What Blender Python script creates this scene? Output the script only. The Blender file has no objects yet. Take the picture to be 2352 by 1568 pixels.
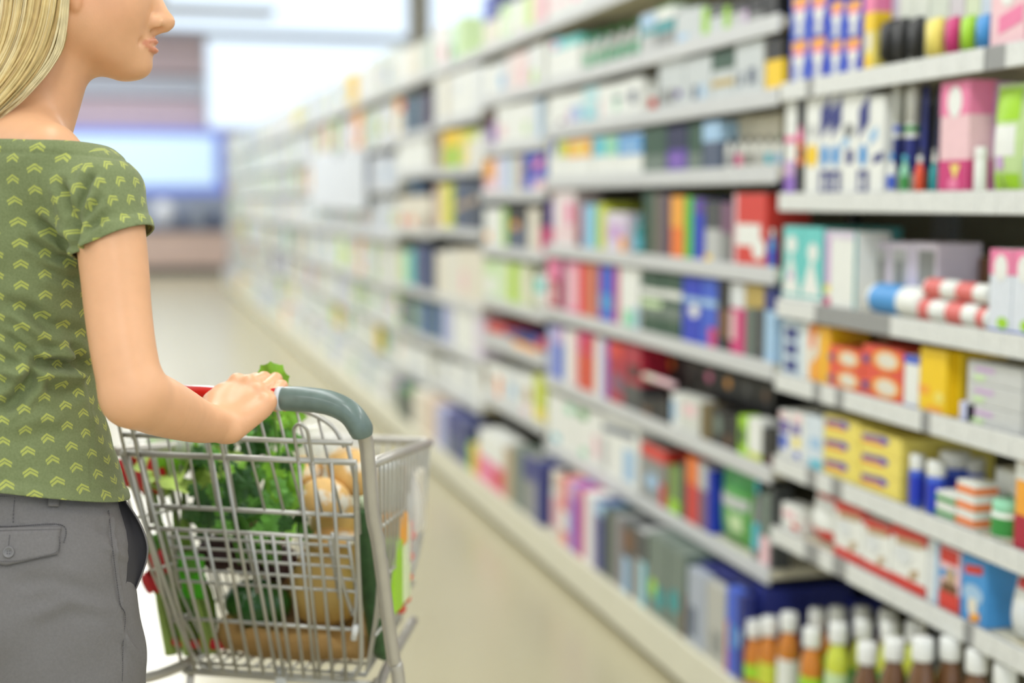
import bpy, bmesh, math, random
import numpy as np
from mathutils import Vector, Matrix
random.seed(7)
C = bpy.context.scene
COL = C.collection
# ---------------------------------------------------------------- camera
FPX, W, Hh, HY = 3100.0, 2352, 1568, 460.0
YAW = math.radians(15.9)
PITCH = math.atan((784 - HY) / FPX)
CAMH = 1.3
cd = bpy.data.cameras.new('camera'); cam = bpy.data.objects.new('camera', cd); COL.objects.link(cam)
cd.sensor_width = 36.0; cd.lens = 36.0 * FPX / W
cam.location = (0, 0, CAMH)
cam.rotation_euler = (math.pi/2 - PITCH, 0, -YAW)
cd.dof.use_dof = True; cd.dof.focus_distance = 1.54; cd.dof.aperture_fstop = 1.8
cd.clip_start = 0.05
C.camera = cam
# ---------------------------------------------------------------- world, colour management, lamps
wd = bpy.data.worlds.new('sky'); C.world = wd; wd.use_nodes = True
bg = wd.node_tree.nodes['Background']; bg.inputs[0].default_value = (0.86, 0.93, 1.0, 1); bg.inputs[1].default_value = 1.5
C.view_settings.view_transform = 'Standard'; C.view_settings.look = 'None'
C.view_settings.gamma = 1.0; C.view_settings.use_curve_mapping = False
C.view_settings.exposure = 0.0
LAMP_SPOTS = []
def lamp(x, y, z, sx, sy, e, col=(.975, .99, 1)):
    l = bpy.data.lights.new('strip_light', 'AREA'); l.shape = 'RECTANGLE'; l.size = sx; l.size_y = sy
    l.energy = e; l.color = col
    o = bpy.data.objects.new('strip_light', l); COL.objects.link(o); o.location = (x, y, z)
    LAMP_SPOTS.append((x, y, z, sx, sy)); return o
for i, y in enumerate((-2.0, 2.2, 6.4, 10.6, 14.8, 19.0)):
    lamp(0.15, y, 3.75, 0.7, 3.4, 80 if y < 0 else 60 if y < 9 else 88)
for y in (-2.0, 2.2, 6.4, 10.6):
    lamp(3.9, y, 3.75, 0.7, 3.4, 90 if y < 4 else 60)  # added row out of view, fills the face from the right
lamp(-0.6, 22.9, 4.3, 6.0, 0.8, 125)  # added cross light, brightens the panels on the far wall
for i, y in enumerate((-2.0, 2.2, 6.4, 10.6, 14.8)):
    lamp(-3.1, y, 3.75, 0.7, 3.4, 66 if y < 0 else 50 if y < 9 else 85)
# ---------------------------------------------------------------- measuring helpers: pixel of the photograph -> point in the place
_F = Vector((math.sin(YAW)*math.cos(PITCH), math.cos(YAW)*math.cos(PITCH), -math.sin(PITCH)))
_R = Vector((math.cos(YAW), -math.sin(YAW), 0)); _U = _R.cross(_F); _CAM = Vector((0, 0, CAMH))
_FH = Vector((math.sin(YAW), math.cos(YAW), 0))
def ray(x, y): return _R*((x-1176)/FPX) + _U*(-(y-784)/FPX) + _F
def on_x(x, y, X): r = ray(x, y); return _CAM + r*(X/r.x)
def on_y(x, y, Y): r = ray(x, y); return _CAM + r*(Y/r.y)
def on_z(x, y, Z): r = ray(x, y); return _CAM + r*((Z-CAMH)/r.z)
def at(x, y, D):                       # D = level distance straight ahead of the camera
    r = ray(x, y); return _CAM + r*(D/r.dot(_FH))
def proj(P):
    q = Vector(P) - _CAM; d = q.dot(_F); return 1176 + FPX*q.dot(_R)/d, 784 - FPX*q.dot(_U)/d
def rdz(R, D, Z): return _R*R + _FH*D + Vector((0, 0, Z))     # right / ahead / up -> world
def to_rdz(P): P = Vector(P); return Vector((P.dot(_R), P.dot(_FH), P.z))
ORD = ['first','second','third','fourth','fifth','sixth','seventh','eighth','ninth','tenth','eleventh','twelfth','thirteenth','fourteenth','fifteenth','sixteenth','seventeenth','eighteenth','nineteenth','twentieth','twenty-first','twenty-second','twenty-third','twenty-fourth','twenty-fifth','twenty-sixth','twenty-seventh','twenty-eighth','twenty-ninth','thirtieth']
# ---------------------------------------------------------------- colours and materials
def lin(c):
    c = c/255.0
    return c/12.92 if c <= .04045 else ((c+.055)/1.055)**2.4
def rgb(c): return tuple(lin(v) for v in c) + (1.0,)
PAL = dict(white=(236,238,232), cream=(228,222,205), pale=(222,226,226), lilac=(205,170,215), lil2=(222,212,228), pink=(238,130,170), lpink=(240,200,205),
 mag=(205,55,120), red=(214,62,52), crim=(175,35,60), dred=(120,30,30), orange=(240,125,45), lor=(245,170,60), yellow=(246,205,30), lyel=(240,222,110), gold=(190,165,90),
 lime=(165,215,50), yg=(205,215,70), green=(60,150,70), dgreen=(45,80,60), mint=(150,215,180), pgreen=(205,230,180), teal=(35,150,155), turq=(110,205,200), cyan=(95,195,215),
 lblue=(165,200,230), blue=(60,95,205), royal=(35,60,190), navy=(40,50,125), dnavy=(30,35,75), purple=(95,70,160), violet=(150,110,200), mauve=(125,90,115),
 grey=(140,142,140), lgrey=(190,192,190), dgrey=(75,78,78), silver=(200,206,206), black=(28,28,28), brown=(110,75,45), tan=(190,165,130), beige=(205,200,180), slate=(80,92,115), amber=(206,126,36), skyb=(70,150,215), ggrey=(110,125,115))
def pc(c): return PAL[c] if isinstance(c, str) else c
MATS = {}
def mat(name, c, rough=.5, metal=0.0, spec=.5, var=0.0, vs=30.0, bump=0.0, bs=200.0, coat=0.0, emis=0.0, trans=0.0, sss=0.0, alpha=1.0):
    if name in MATS: return MATS[name]
    m = bpy.data.materials.new(name); m.use_nodes = True; nt = m.node_tree; b = nt.nodes['Principled BSDF']
    c = rgb(pc(c)); b.inputs['Base Color'].default_value = c; b.inputs['Roughness'].default_value = rough
    b.inputs['Metallic'].default_value = metal; b.inputs['Specular IOR Level'].default_value = spec
    if coat: b.inputs['Coat Weight'].default_value = coat
    if trans: b.inputs['Transmission Weight'].default_value = trans
    if sss: b.inputs['Subsurface Weight'].default_value = sss; b.inputs['Subsurface Radius'].default_value = (.012, .005, .003); b.inputs['Subsurface Scale'].default_value = 1
    if emis: b.inputs['Emission Color'].default_value = c; b.inputs['Emission Strength'].default_value = emis
    if alpha < 1: b.inputs['Alpha'].default_value = alpha
    if var or bump:
        tc = nt.nodes.new('ShaderNodeTexCoord')
    if var:
        n = nt.nodes.new('ShaderNodeTexNoise'); n.inputs['Scale'].default_value = vs; n.inputs['Detail'].default_value = 4
        nt.links.new(tc.outputs['Object'], n.inputs['Vector'])
        r = nt.nodes.new('ShaderNodeMapRange'); r.inputs[1].default_value = .3; r.inputs[2].default_value = .7; r.inputs[3].default_value = 1-var; r.inputs[4].default_value = 1+var
        nt.links.new(n.outputs[0], r.inputs[0])
        mx = nt.nodes.new('ShaderNodeMix'); mx.data_type = 'RGBA'; mx.blend_type = 'MULTIPLY'; mx.inputs[0].default_value = 1
        mx.inputs[6].default_value = c; nt.links.new(r.outputs[0], mx.inputs[7]); nt.links.new(mx.outputs[2], b.inputs['Base Color'])
    if bump:
        n2 = nt.nodes.new('ShaderNodeTexNoise'); n2.inputs['Scale'].default_value = bs; n2.inputs['Detail'].default_value = 3
        nt.links.new(tc.outputs['Object'], n2.inputs['Vector'])
        bp = nt.nodes.new('ShaderNodeBump'); bp.inputs['Strength'].default_value = bump; bp.inputs['Distance'].default_value = .002
        nt.links.new(n2.outputs[0], bp.inputs['Height']); nt.links.new(bp.outputs[0], b.inputs['Normal'])
    MATS[name] = m; return m
def cmat(c):                              # printed card / plastic of one palette colour
    key = 'print_' + (c if isinstance(c, str) else '%d_%d_%d' % tuple(c))
    return mat(key, c, rough=.42, var=.03, vs=60)
# ---------------------------------------------------------------- mesh helpers
class MB:
    def __init__(s): s.v = []; s.f = []; s.m = []; s.mats = []; s.sm = []
    def mi(s, m):
        if m not in s.mats: s.mats.append(m)
        return s.mats.index(m)
    def add(s, vs, fs, m, smooth=False):
        o = len(s.v); s.v += [tuple(v) for v in vs]; k = s.mi(m)
        for f in fs: s.f.append(tuple(i+o for i in f)); s.m.append(k); s.sm.append(smooth)
    def box(s, x0, x1, y0, y1, z0, z1, m, bev=0.0):
        if bev <= 0:
            vs = [(x, y, z) for x in (x0, x1) for y in (y0, y1) for z in (z0, z1)]
            fs = [(0,1,3,2),(4,6,7,5),(0,4,5,1),(2,3,7,6),(0,2,6,4),(1,5,7,3)]
            s.add(vs, fs, m); return
        bm = bmesh.new(); bmesh.ops.create_cube(bm, size=1)
        for v in bm.verts: v.co = Vector(((x0+x1)/2+v.co.x*(x1-x0), (y0+y1)/2+v.co.y*(y1-y0), (z0+z1)/2+v.co.z*(z1-z0)))
        bmesh.ops.bevel(bm, geom=list(bm.edges), offset=min(bev, .45*min(x1-x0, y1-y0, z1-z0)), segments=2, affect='EDGES', profile=.5)
        s.bm(bm, m, False)
    def bm(s, bm, m, smooth=True):
        bm.verts.index_update(); vs = [v.co.copy() for v in bm.verts]; fs = [[v.index for v in f.verts] for f in bm.faces]
        s.add(vs, fs, m, smooth); bm.free()
    def lathe(s, prof, m, seg=20, c=(0, 0, 0), ex=1.0, cap=True):
        n = len(prof); vs = []; fs = []
        for r, z in prof:
            for k in range(seg):
                a = 2*math.pi*k/seg; vs.append((c[0]+r*ex*math.cos(a), c[1]+r*math.sin(a), c[2]+z))
        for i in range(n-1):
            for k in range(seg):
                k2 = (k+1) % seg; fs.append((i*seg+k, i*seg+k2, (i+1)*seg+k2, (i+1)*seg+k))
        if cap:
            fs.append(tuple(reversed(range(seg)))); fs.append(tuple((n-1)*seg+k for k in range(seg)))
        s.add(vs, fs, m, True)
    def tube(s, pts, r, m, seg=8, cap=True, closed=False):
        pts = [Vector(p) for p in pts]; n = len(pts); rs = r if isinstance(r, (list, tuple)) else [r]*n
        vs = []; fs = []; prev = None
        for i, p in enumerate(pts):
            if closed: t = pts[(i+1) % n]-pts[i-1]
            else: t = pts[min(i+1, n-1)]-pts[max(i-1, 0)]
            t.normalize()
            if prev is None:
                a = Vector((0, 0, 1)) if abs(t.z) < .9 else Vector((1, 0, 0)); u = t.cross(a).normalized()
            else:
                u = (prev - t*prev.dot(t)).normalized()
            prev = u; w = t.cross(u)
            for k in range(seg):
                a = 2*math.pi*k/seg; vs.append(p + (u*math.cos(a)+w*math.sin(a))*rs[i])
        for i in range(n if closed else n-1):
            j = (i+1) % n
            for k in range(seg):
                k2 = (k+1) % seg; fs.append((i*seg+k, i*seg+k2, j*seg+k2, j*seg+k))
        if cap and not closed: fs.append(tuple(reversed(range(seg)))); fs.append(tuple((n-1)*seg+k for k in range(seg)))
        s.add(vs, fs, m, True)
    def ellip(s, c, r, m, nu=16, nv=10, rot=None):
        vs = []; fs = []
        for i in range(nv+1):
            t = math.pi*i/nv
            for k in range(nu):
                a = 2*math.pi*k/nu; p = Vector((r[0]*math.sin(t)*math.cos(a), r[1]*math.sin(t)*math.sin(a), r[2]*math.cos(t)))
                if rot: p = rot @ p
                vs.append(p+Vector(c))
        for i in range(nv):
            for k in range(nu):
                k2 = (k+1) % nu; fs.append((i*nu+k, (i+1)*nu+k, (i+1)*nu+k2, i*nu+k2))
        s.add(vs, fs, m, True)
    def build(s, name, parent=None, loc=None, rotz=0.0):
        me = bpy.data.meshes.new(name); me.from_pydata(s.v, [], s.f)
        for m in s.mats: me.materials.append(m)
        me.polygons.foreach_set('material_index', s.m); me.polygons.foreach_set('use_smooth', s.sm); me.update()
        bm = bmesh.new(); bm.from_mesh(me); bmesh.ops.remove_doubles(bm, verts=bm.verts, dist=1e-6); bm.to_mesh(me); bm.free()
        o = bpy.data.objects.new(name, me); COL.objects.link(o)
        if parent: o.parent = parent
        if loc is not None: o.location = loc
        if rotz: o.rotation_euler = (0, 0, rotz)
        return o
def tag(o, label, cat, group=None, kind=None):
    if label: o['label'] = label
    if cat: o['category'] = cat
    if group: o['group'] = group
    if kind: o['kind'] = kind
    return o
def thing(name, label, cat, loc=(0, 0, 0), rotz=0.0, group=None):
    o = bpy.data.objects.new(name, None); COL.objects.link(o); o.empty_display_size = .1
    o.location = loc; o.rotation_euler = (0, 0, rotz); return tag(o, label, cat, group)
def struct(o): o['kind'] = 'structure'; return o
def smooth_path(pts, n=8, closed=False):           # Catmull-Rom through the points
    P = [Vector(p) for p in pts]; out = []; N = len(P)
    for i in range(N if closed else N-1):
        if closed: a, b, c, d = P[i-1], P[i], P[(i+1) % N], P[(i+2) % N]
        else: a, b, c, d = P[max(i-1, 0)], P[i], P[i+1], P[min(i+2, N-1)]
        for k in range(n):
            t = k/n; out.append(.5*((2*b)+(c-a)*t+(2*a-5*b+4*c-d)*t*t+(3*b-a-3*c+d)*t**3))
    if not closed: out.append(P[-1])
    return out
# ================================================================ the setting
XW0, XW1, YW0, YW1, ZC = -5.2, 7.2, -4.5, 25.6, 5.6
m_floor = mat('polished_floor', (182, 174, 143), rough=.26, spec=.48, var=.03, vs=1.2)
m_wall = mat('painted_wall', (226, 228, 230), rough=.7, var=.02, vs=3)
m_ceil = mat('ceiling_paint', (238, 240, 240), rough=.8, var=.02, vs=2)
m_lil = mat('lilac_wall', (212, 214, 226), rough=.7, var=.03, vs=3)
b = MB(); b.box(XW0, XW1, YW0, YW1, -.1, 0, m_floor); struct(b.build('floor'))
b = MB(); b.box(XW0, XW1, YW0, YW1, ZC, ZC+.1, m_ceil); struct(b.build('ceiling'))
b = MB(); b.box(XW0-.1, XW0, YW0, YW1, 0, ZC, m_wall); struct(b.build('wall_left'))
b = MB(); b.box(XW1, XW1+.1, YW0, YW1, 0, ZC, m_wall); struct(b.build('wall_right'))
b = MB()                                              # the wall behind the camera, with an opening added for fill light
b.box(XW0, XW1, YW0-.1, YW0, 0, .4, m_wall); b.box(XW0, XW1, YW0-.1, YW0, 3.6, ZC, m_wall)
b.box(XW0, -4.2, YW0-.1, YW0, .4, 3.6, m_wall); b.box(5.5, XW1, YW0-.1, YW0, .4, 3.6, m_wall)
struct(b.build('wall_front'))
WZ0, WZ1, WZ2, WZ3 = 2.62, 4.26, 4.37, 5.45
b = MB()                                              # far wall with a low and a high window strip
b.box(XW0, XW1, YW1, YW1+.12, 0, WZ0, m_lil); b.box(XW0, XW1, YW1, YW1+.12, WZ3, ZC, m_lil)
b.box(XW0, 1.45, YW1, YW1+.12, WZ0, WZ2, m_lil); b.box(6.9, XW1, YW1, YW1+.12, WZ0, WZ3, m_lil)
b.box(XW0, -4.6, YW1, YW1+.12, WZ2, WZ3, m_lil)
struct(b.build('wall_back'))
m_trim = mat('window_trim', (232, 236, 242), rough=.5)
b = MB(); b.box(1.45, 6.9, YW1-.03, YW1+.12, WZ1, WZ2, m_trim); struct(b.build('trim_1'))
m_glass = mat('window_glass', (235, 243, 250), rough=.02, trans=1.0)
m_glass.node_tree.nodes['Principled BSDF'].inputs['IOR'].default_value = 1.02
def window(name, x0, x1, z0, z1, y, bars):
    e = bpy.data.objects.new(name, None); COL.objects.link(e); struct(e)
    b = MB()
    for x in bars: b.box(x-.025, x+.025, y-.02, y+.05, z0, z1, m_trim)
    b.box(x0, x1, y-.02, y+.05, z0, z0+.03, m_trim); b.box(x0, x1, y-.02, y+.05, z1-.03, z1, m_trim)
    struct(b.build('window_frame', e))
    b = MB(); b.box(x0, x1, y+.01, y+.016, z0+.03, z1-.03, m_glass); struct(b.build('window_pane', e))
window('window_1', 1.45, 6.9, WZ0, WZ1, YW1+.04, (1.48, 6.87))
window('window_2', -4.6, 6.9, WZ2, WZ3, YW1+.04, (-4.57, -1.6, 6.87))
window('window_added_fill', -4.2, 5.5, .4, 3.6, YW0-.08, (-4.17, -.95, 2.2, 5.47))  # unseen window, added so sky light fills from behind the camera
b = MB(); b.box(5.12, 5.48, YW1-.9, YW1-.5, 0, ZC, mat('pillar_paint', (228, 220, 204), rough=.6)); struct(b.build('trim_2'))
# ceiling fittings that carry the lamps
m_fix = mat('lamp_housing', (235, 236, 236), rough=.5)
for i, (x, y, z, sx, sy) in enumerate(LAMP_SPOTS):
    side = 'over the aisle' if -1 < x < 1 else 'left of the aisle' if x < 0 else 'beyond the shelving as added fill'
    nth = ['first', 'second', 'third', 'fourth', 'fifth', 'sixth'][sum(1 for q in LAMP_SPOTS[:i] if q[0] == x)]
    t = thing('ceiling_light', 'long white strip light added across the far end to brighten the back wall' if sx > 2 else 'long white strip light hanging %s, %s from the front wall' % (side, nth), 'ceiling light', (x, y, z), group='strip lights')
    b = MB(); b.box(-sx/2-.04, sx/2+.04, -sy/2-.04, sy/2+.04, .02, .09, m_fix, .01); b.build('housing', t)
    for s in (-1, 1):
        b = MB(); b.tube([(0, s*sy*.4, .08), (0, s*sy*.4, ZC-z)], .006, m_fix, 6); b.build('suspension_rod', t)
# far end of the aisle
m_pp = mat('dusty_pink_panel', (222, 200, 206), rough=.7, var=.06, vs=6)
m_ps = mat('grey_blue_strip', (212, 217, 230), rough=.6)
YB = 25.0
def far(x0, x1, y0, y1, Y):          # pixel box at the far end -> x0,x1,z0,z1
    p = on_y(x0, y1, Y); q = on_y(x1, y0, Y); return p.x, q.x, p.z, q.z
for (y0, y1, d) in ((82, 172, 'upper'), (222, 292, 'lower')):
    x0, x1, z0, z1 = far(120, 468, y0, y1, 25.5)
    b = MB(); b.box(-2.2, x1, 25.5, 25.58, z0, z1, m_pp, .01)
    tag(b.build('wall_panel'), '%s dusty pink wall panel left of the bright far window' % d, 'wall panel', 'pink panels on the far wall')
x0, x1, z0, z1 = far(120, 468, 172, 222, 25.5)
b = MB(); b.box(-2.2, x1, 25.5, 25.57, z0, z1, m_ps); tag(b.build('wall_strip'), 'grey blue strip between the two pink wall panels', 'wall panel')
t = thing('light_box', 'wide glowing blue white light box under the pink wall panels', 'light box', (0, YB, 0))
x0, x1, z0, z1 = far(120, 512, 298, 446, YB); x0 = -2.1
b = MB(); b.box(x0, x1, .0, .3, z0, z1, mat('light_box_case', (120, 140, 225), emis=.36, rough=.4), .02); b.build('case', t)
b = MB(); b.box(x0+.18, x1-.16, -.02, .01, z0+.16, z1-.13, mat('light_box_face', (200, 226, 246), emis=.5, rough=.4), .01); b.build('lit_face', t)
t = thing('service_counter', 'long counter with pinkish front below the glowing light box', 'counter', (0, YB, 0))
m_cf = mat('counter_front', (216, 190, 180), rough=.5, var=.04, vs=4); m_ck = mat('counter_kick', (95, 95, 100), rough=.6)
zc0 = on_y(400, 612, YB-.6).z; zc1 = on_y(400, 530, YB-.6).z
b = MB(); b.box(-3.2, 1.72, -.6, 0, zc0, zc1, m_cf, .01); b.build('front', t)
b = MB(); b.box(-3.2, 1.70, -.56, 0, 0, zc0, m_ck); b.build('toe_kick', t)
b = MB(); b.box(-3.25, 1.76, -.64, .05, zc1, zc1+.05, mat('counter_top', (95, 105, 130), rough=.35), .008); b.build('countertop', t)
b = MB(); b.box(-3.2, 1.72, .05, .25, zc1-.1, z0, mat('counter_back', (168, 178, 198), rough=.5)); tag(b.build('back_board', None, (0, YB, 0)), 'grey blue board between the far counter and the light box', 'wall panel')
ztop = zc1+.05
p = on_y(376, 490, YB-.3)
b = MB(); b.lathe([(.10, 0), (.13, .03), (.17, .12), (.19, .28), (.15, .42), (.06, .48)], mat('white_globe', (235, 238, 245), rough=.3), 20)
tag(b.build('round_dispenser', None, (p.x, YB-.3, ztop)), 'round white container on the far counter', 'container')
for px, w, h, c, d in ((420, .2, .22, (90, 100, 122), 'low slate grey box'), (455, .2, .36, (150, 158, 170), 'grey upright box'), (488, .2, .28, (70, 84, 110), 'dark blue grey box')):
    p = on_y(px, 500, YB-.3); b = MB(); b.box(-w/2, w/2, -.15, .15, 0, h, cmat(c), .01)
    tag(b.build('counter_box', None, (p.x, YB-.3, ztop)), d+' standing on the far counter', 'box')
# ================================================================ shelving bays along the right of the aisle
XF = 1.47                                    # front plane of the shelves
m_rail = mat('price_rail', (206, 208, 208), rough=.4, var=.02, vs=20)
m_board = mat('shelf_board', (214, 208, 184), rough=.5, var=.03, vs=10)
m_back = mat('shelf_back', (150, 146, 122), rough=.7, var=.04, vs=8)
m_dkrail = mat('grey_rail', (150, 151, 150), rough=.45)
m_tick = mat('price_ticket', (222, 224, 220), rough=.5, var=.10, vs=160)
m_toe = mat('toe_board', (120, 114, 84), rough=.7)
m_kick = mat('kick_plate', (222, 219, 198), rough=.4, var=.02, vs=8)
BAYS = [('nearest bay', 1.90, 2.885, (1.80, 1.527, 1.275, 1.028, .854, .656, .485)),
        ('second bay', 2.895, 3.81, (1.905, 1.69, 1.52, 1.34, 1.10, .872, .62, .372)),
        ('third bay', 3.81, 4.73, (1.905, 1.69, 1.52, 1.34, 1.10, .872, .62, .372)),
        ('fourth bay', 4.73, 5.65, (1.905, 1.69, 1.486, 1.298, 1.07, .85, .68, .43)),
        ('fifth bay', 5.65, 6.60, (1.90, 1.645, 1.41, 1.13, .80, .57, .36)),
        ('sixth bay', 6.60, 7.55, (1.90, 1.62, 1.42, 1.11, .80, .56, .34))]
for i in range(12): BAYS.append((ORD[i+6]+' bay', 7.55+i*1.12, 7.55+(i+1)*1.12, (1.90, 1.60, 1.34, 1.06, .78, .55, .33)))
BAY_INFO = ['white metal shelving bay nearest the camera, holding toothpaste and bottles', 'white shelving bay beyond the nearest one, with dark and red cartons',
            'third white shelving bay along the aisle, with white cartons up high', 'fourth white shelving bay along the aisle, mostly pale packs',
            'fifth white shelving bay along the aisle, with yellow and slate packs', 'sixth white shelving bay along the aisle, before the all-pale bays']
for bi, (bn, y0, y1, rails) in enumerate(BAYS):
    lab = BAY_INFO[bi] if bi < 6 else '%s of pale blurred white shelving along the aisle, counted from the camera' % ORD[bi]
    g = thing('shelving_bay', lab, 'shelving', (XF, (y0+y1)/2, 0), group='shelving bays along the aisle'); hy = (y1-y0)/2
    b = MB(); b.box(.47, .49, -hy, hy, 0, 2.0, m_back); b.build('back_panel', g)
    b = MB(); b.box(.44, .47, hy-.03, hy, 0, 2.1, m_dkrail); b.build('upright', g)
    b = MB(); b.box(.44, .47, -hy, -hy+.03, 0, 2.1, m_dkrail); b.build('upright', g)
    b = MB(); b.box(-.075, .47, -hy+.001, hy-.001, .115, .135, m_board, .003); dk = b.build('base_deck', g)
    b = MB(); b.box(-.085, -.07, -hy+.001, hy-.001, .022, .138, m_kick, .004); b.build('kick_plate', dk)
    b = MB(); b.box(-.066, -.05, -hy+.001, hy-.001, 0, .05, m_toe); b.build('toe_board', dk)
    for z in rails:
        b = MB(); b.box(.006, .44, -hy+.004, hy-.004, z+.012, z+.036, m_board, .002)
        sh = b.build('shelf', g)
        b = MB(); rm = m_dkrail if bi == 0 else m_rail
        b.box(0, .008, -hy+.004, hy-.004, z, z+.043, rm, .002); b.build('price_rail', sh)
        if bi == 0 and z < 1.7:
            y = hy-.006; n = 0; rnd = random.Random(int(z*1000))
            gaps = {1.028: [(.22, .50)], .854: [(.20, .225), (.30, .325), (.62, .65)], .656: [(.17, .215), (.31, .33)], .485: [(.20, .235), (.31, .355), (.78, .81)], 1.527: [(.13, .16), (.78, .84)]}.get(z, [])
            while y > -hy+.02:
                w = rnd.choice((.055, .06, .065)); s = hy-y
                gp = [q for q in gaps if q[0]-.03 < s < q[1]]
                if gp: y = hy-gp[0][1]-.002; gaps.remove(gp[0]); continue
                for q in gaps:
                    if s < q[0] < s+w: w = q[0]-s
                w = min(w, y+hy-.006)
                if w < .012: break
                b = MB(); b.box(-.003, -.0005, y-w+.0012, y, z+.001, z+.042, m_tick, .001); b.build('price_ticket', sh); y -= w
# ---------------------------------------------------------------- product builders (origin on the shelf, front towards the aisle = -X)
def decal(b, w, h, d, spec):
    """spec 'r:u0,v0,u1,v1,colour;e:...;t:...' on the front face, u from the left as one faces it, v from the bottom"""
    k = 0
    for s in spec.split(';'):
        if not s: continue
        t, a = s.split(':'); a = a.split(','); u0, v0, u1, v1 = map(float, a[:4]); m = cmat(a[4]); k += 1
        X = -d/2-.0003-.0002*k; Y = lambda u: w/2-u*w
        if t == 'r': pts = [(u0, v0), (u1, v0), (u1, v1), (u0, v1)]
        elif t == 't': pts = [(u0, v0), (u1, v0), ((u0+u1)/2, v1)]
        elif t == 'd': pts = [(u0, v1), ((u0+u1)/2, v0), (u1, v1)]
        elif t == 'p': pts = [(u0, v0), (u1, v0+(v1-v0)*.35), (u1, v1), (u0, v1-(v1-v0)*.35)]
        else: pts = [((u0+u1)/2+(u1-u0)/2*math.cos(q*math.pi/9), (v0+v1)/2+(v1-v0)/2*math.sin(q*math.pi/9)) for q in range(18)]
        vs = [(X, Y(u), v*h) for u, v in pts]
        b.add(vs, [tuple(range(len(vs)))], m)
def side_decal(b, w, h, d, spec):            # bands that run round the near side too
    for s in spec.split(';'):
        if s and s[0] == 'r':
            a = s[2:].split(','); u0, v0, u1, v1 = map(float, a[:4])
            if u0 <= .02 and u1 >= .98:
                Y = -w/2-.0004; b.add([(-d/2, Y, v0*h), (d/2, Y, v0*h), (d/2, Y, v1*h), (-d/2, Y, v1*h)], [(0, 1, 2, 3)], cmat(a[4]))
def p_box(w, h, d, base, dec=''):
    b = MB(); b.box(-d/2, d/2, -w/2, w/2, 0, h, cmat(base), .0018)
    decal(b, w, h, d, dec); side_decal(b, w, h, d, dec)
    return b.build('carton'), 'box'
def p_blister(w, h, d, base, dec=''):        # card with a bulging pack in front
    r = thing('blister_pack', None, None); cols = dec.split('|'); bulge = cols[0] or 'white'
    b = MB(); b.box(d/2-.004, d/2, -w/2, w/2, 0, h, cmat(base), .001)
    if len(cols) > 1: decal(b, w, h, -(d-.009), cols[1])
    b.build('card', r)
    bm = bmesh.new(); bmesh.ops.create_cube(bm, size=1)
    for v in bm.verts:
        f = .8 if v.co.x < 0 else 1.0
        v.co = Vector((v.co.x*(d-.006)-.002, v.co.y*w*.78*f, h*.32+v.co.z*h*.55*f))
    bmesh.ops.bevel(bm, geom=list(bm.edges), offset=min(w, d)*.16, segments=2, affect='EDGES')
    b = MB(); b.bm(bm, cmat(bulge)); b.build('bubble', r)
    b = MB(); b.box(d/2-.007, d/2-.0035, -w*.22, w*.22, h*.9, h*.95, cmat('dgrey'), .001); b.build('hang_hole', r)
    return r, 'pack'
def p_bottle(w, h, d, base, dec='', name='bottle'):
    cols = (dec.split('|')+['', ''])[:3]; cap = cols[0] or 'white'; lab = cols[1]; r = thing(name, None, None)
    R = w*.48; e = min(1.0, max(.55, d/w))
    bm_ = cmat(base)
    b = MB(); b.lathe([(R*.85, 0), (R, h*.03), (R, h*.50), (R*.93, h*.62), (R*.62, h*.74), (R*.40, h*.79), (R*.38, h*.83)], bm_, 20, ex=e); b.build('body', r)
    b = MB(); b.lathe([(R*.44, h*.825), (R*.46, h*.84), (R*.44, h*.985), (R*.38, h)], cmat(cap), 16); b.build('cap', r)
    if lab:
        b = MB(); b.lathe([(R*1.012, h*.12), (R*1.012, h*.46)], cmat(lab), 20, ex=e, cap=False); b.build('label', r)
    return r, 'bottle'
def p_spray(w, h, d, base, dec=''):
    cols = (dec.split('|')+['', ''])[:3]; cap = cols[0] or 'white'; r = thing('spray_can', None, None); R = w*.48
    b = MB(); b.lathe([(R*.94, 0), (R, .004), (R, h*.62), (R*.9, h*.66)], cmat(base), 20); b.build('body', r)
    b = MB(); b.lathe([(R*.95, h*.655), (R*.95, h*.93), (R*.8, h*.985), (R*.3, h)], cmat(cap), 20); b.build('cap', r)
    if cols[1]:
        b = MB(); b.lathe([(R*1.012, h*.18), (R*1.012, h*.52)], cmat(cols[1]), 20, cap=False); b.build('label', r)
    if cols[2]:
        b = MB(); b.lathe([(R*1.015, h*.57), (R*1.015, h*.63)], cmat(cols[2]), 20, cap=False); b.build('ring', r)
    return r, 'spray can'
def p_jar(w, h, d, base, dec=''):
    cols = (dec.split('|')+['', ''])[:3]; cap = cols[0] or 'white'; r = thing('jar', None, None); R = w*.49
    b = MB(); b.lathe([(R*.9, 0), (R, h*.05), (R, h*.68), (R*.88, h*.73)], cmat(base), 20); b.build('body', r)
    b = MB(); b.lathe([(R*.93, h*.72), (R*.95, h*.74), (R*.95, h*.97), (R*.88, h)], cmat(cap), 20); b.build('lid', r)
    if cols[1]:
        b = MB(); b.lathe([(R*1.012, h*.12), (R*1.012, h*.6)], cmat(cols[1]), 20, cap=False); b.build('label', r)
    return r, 'jar'
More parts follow.
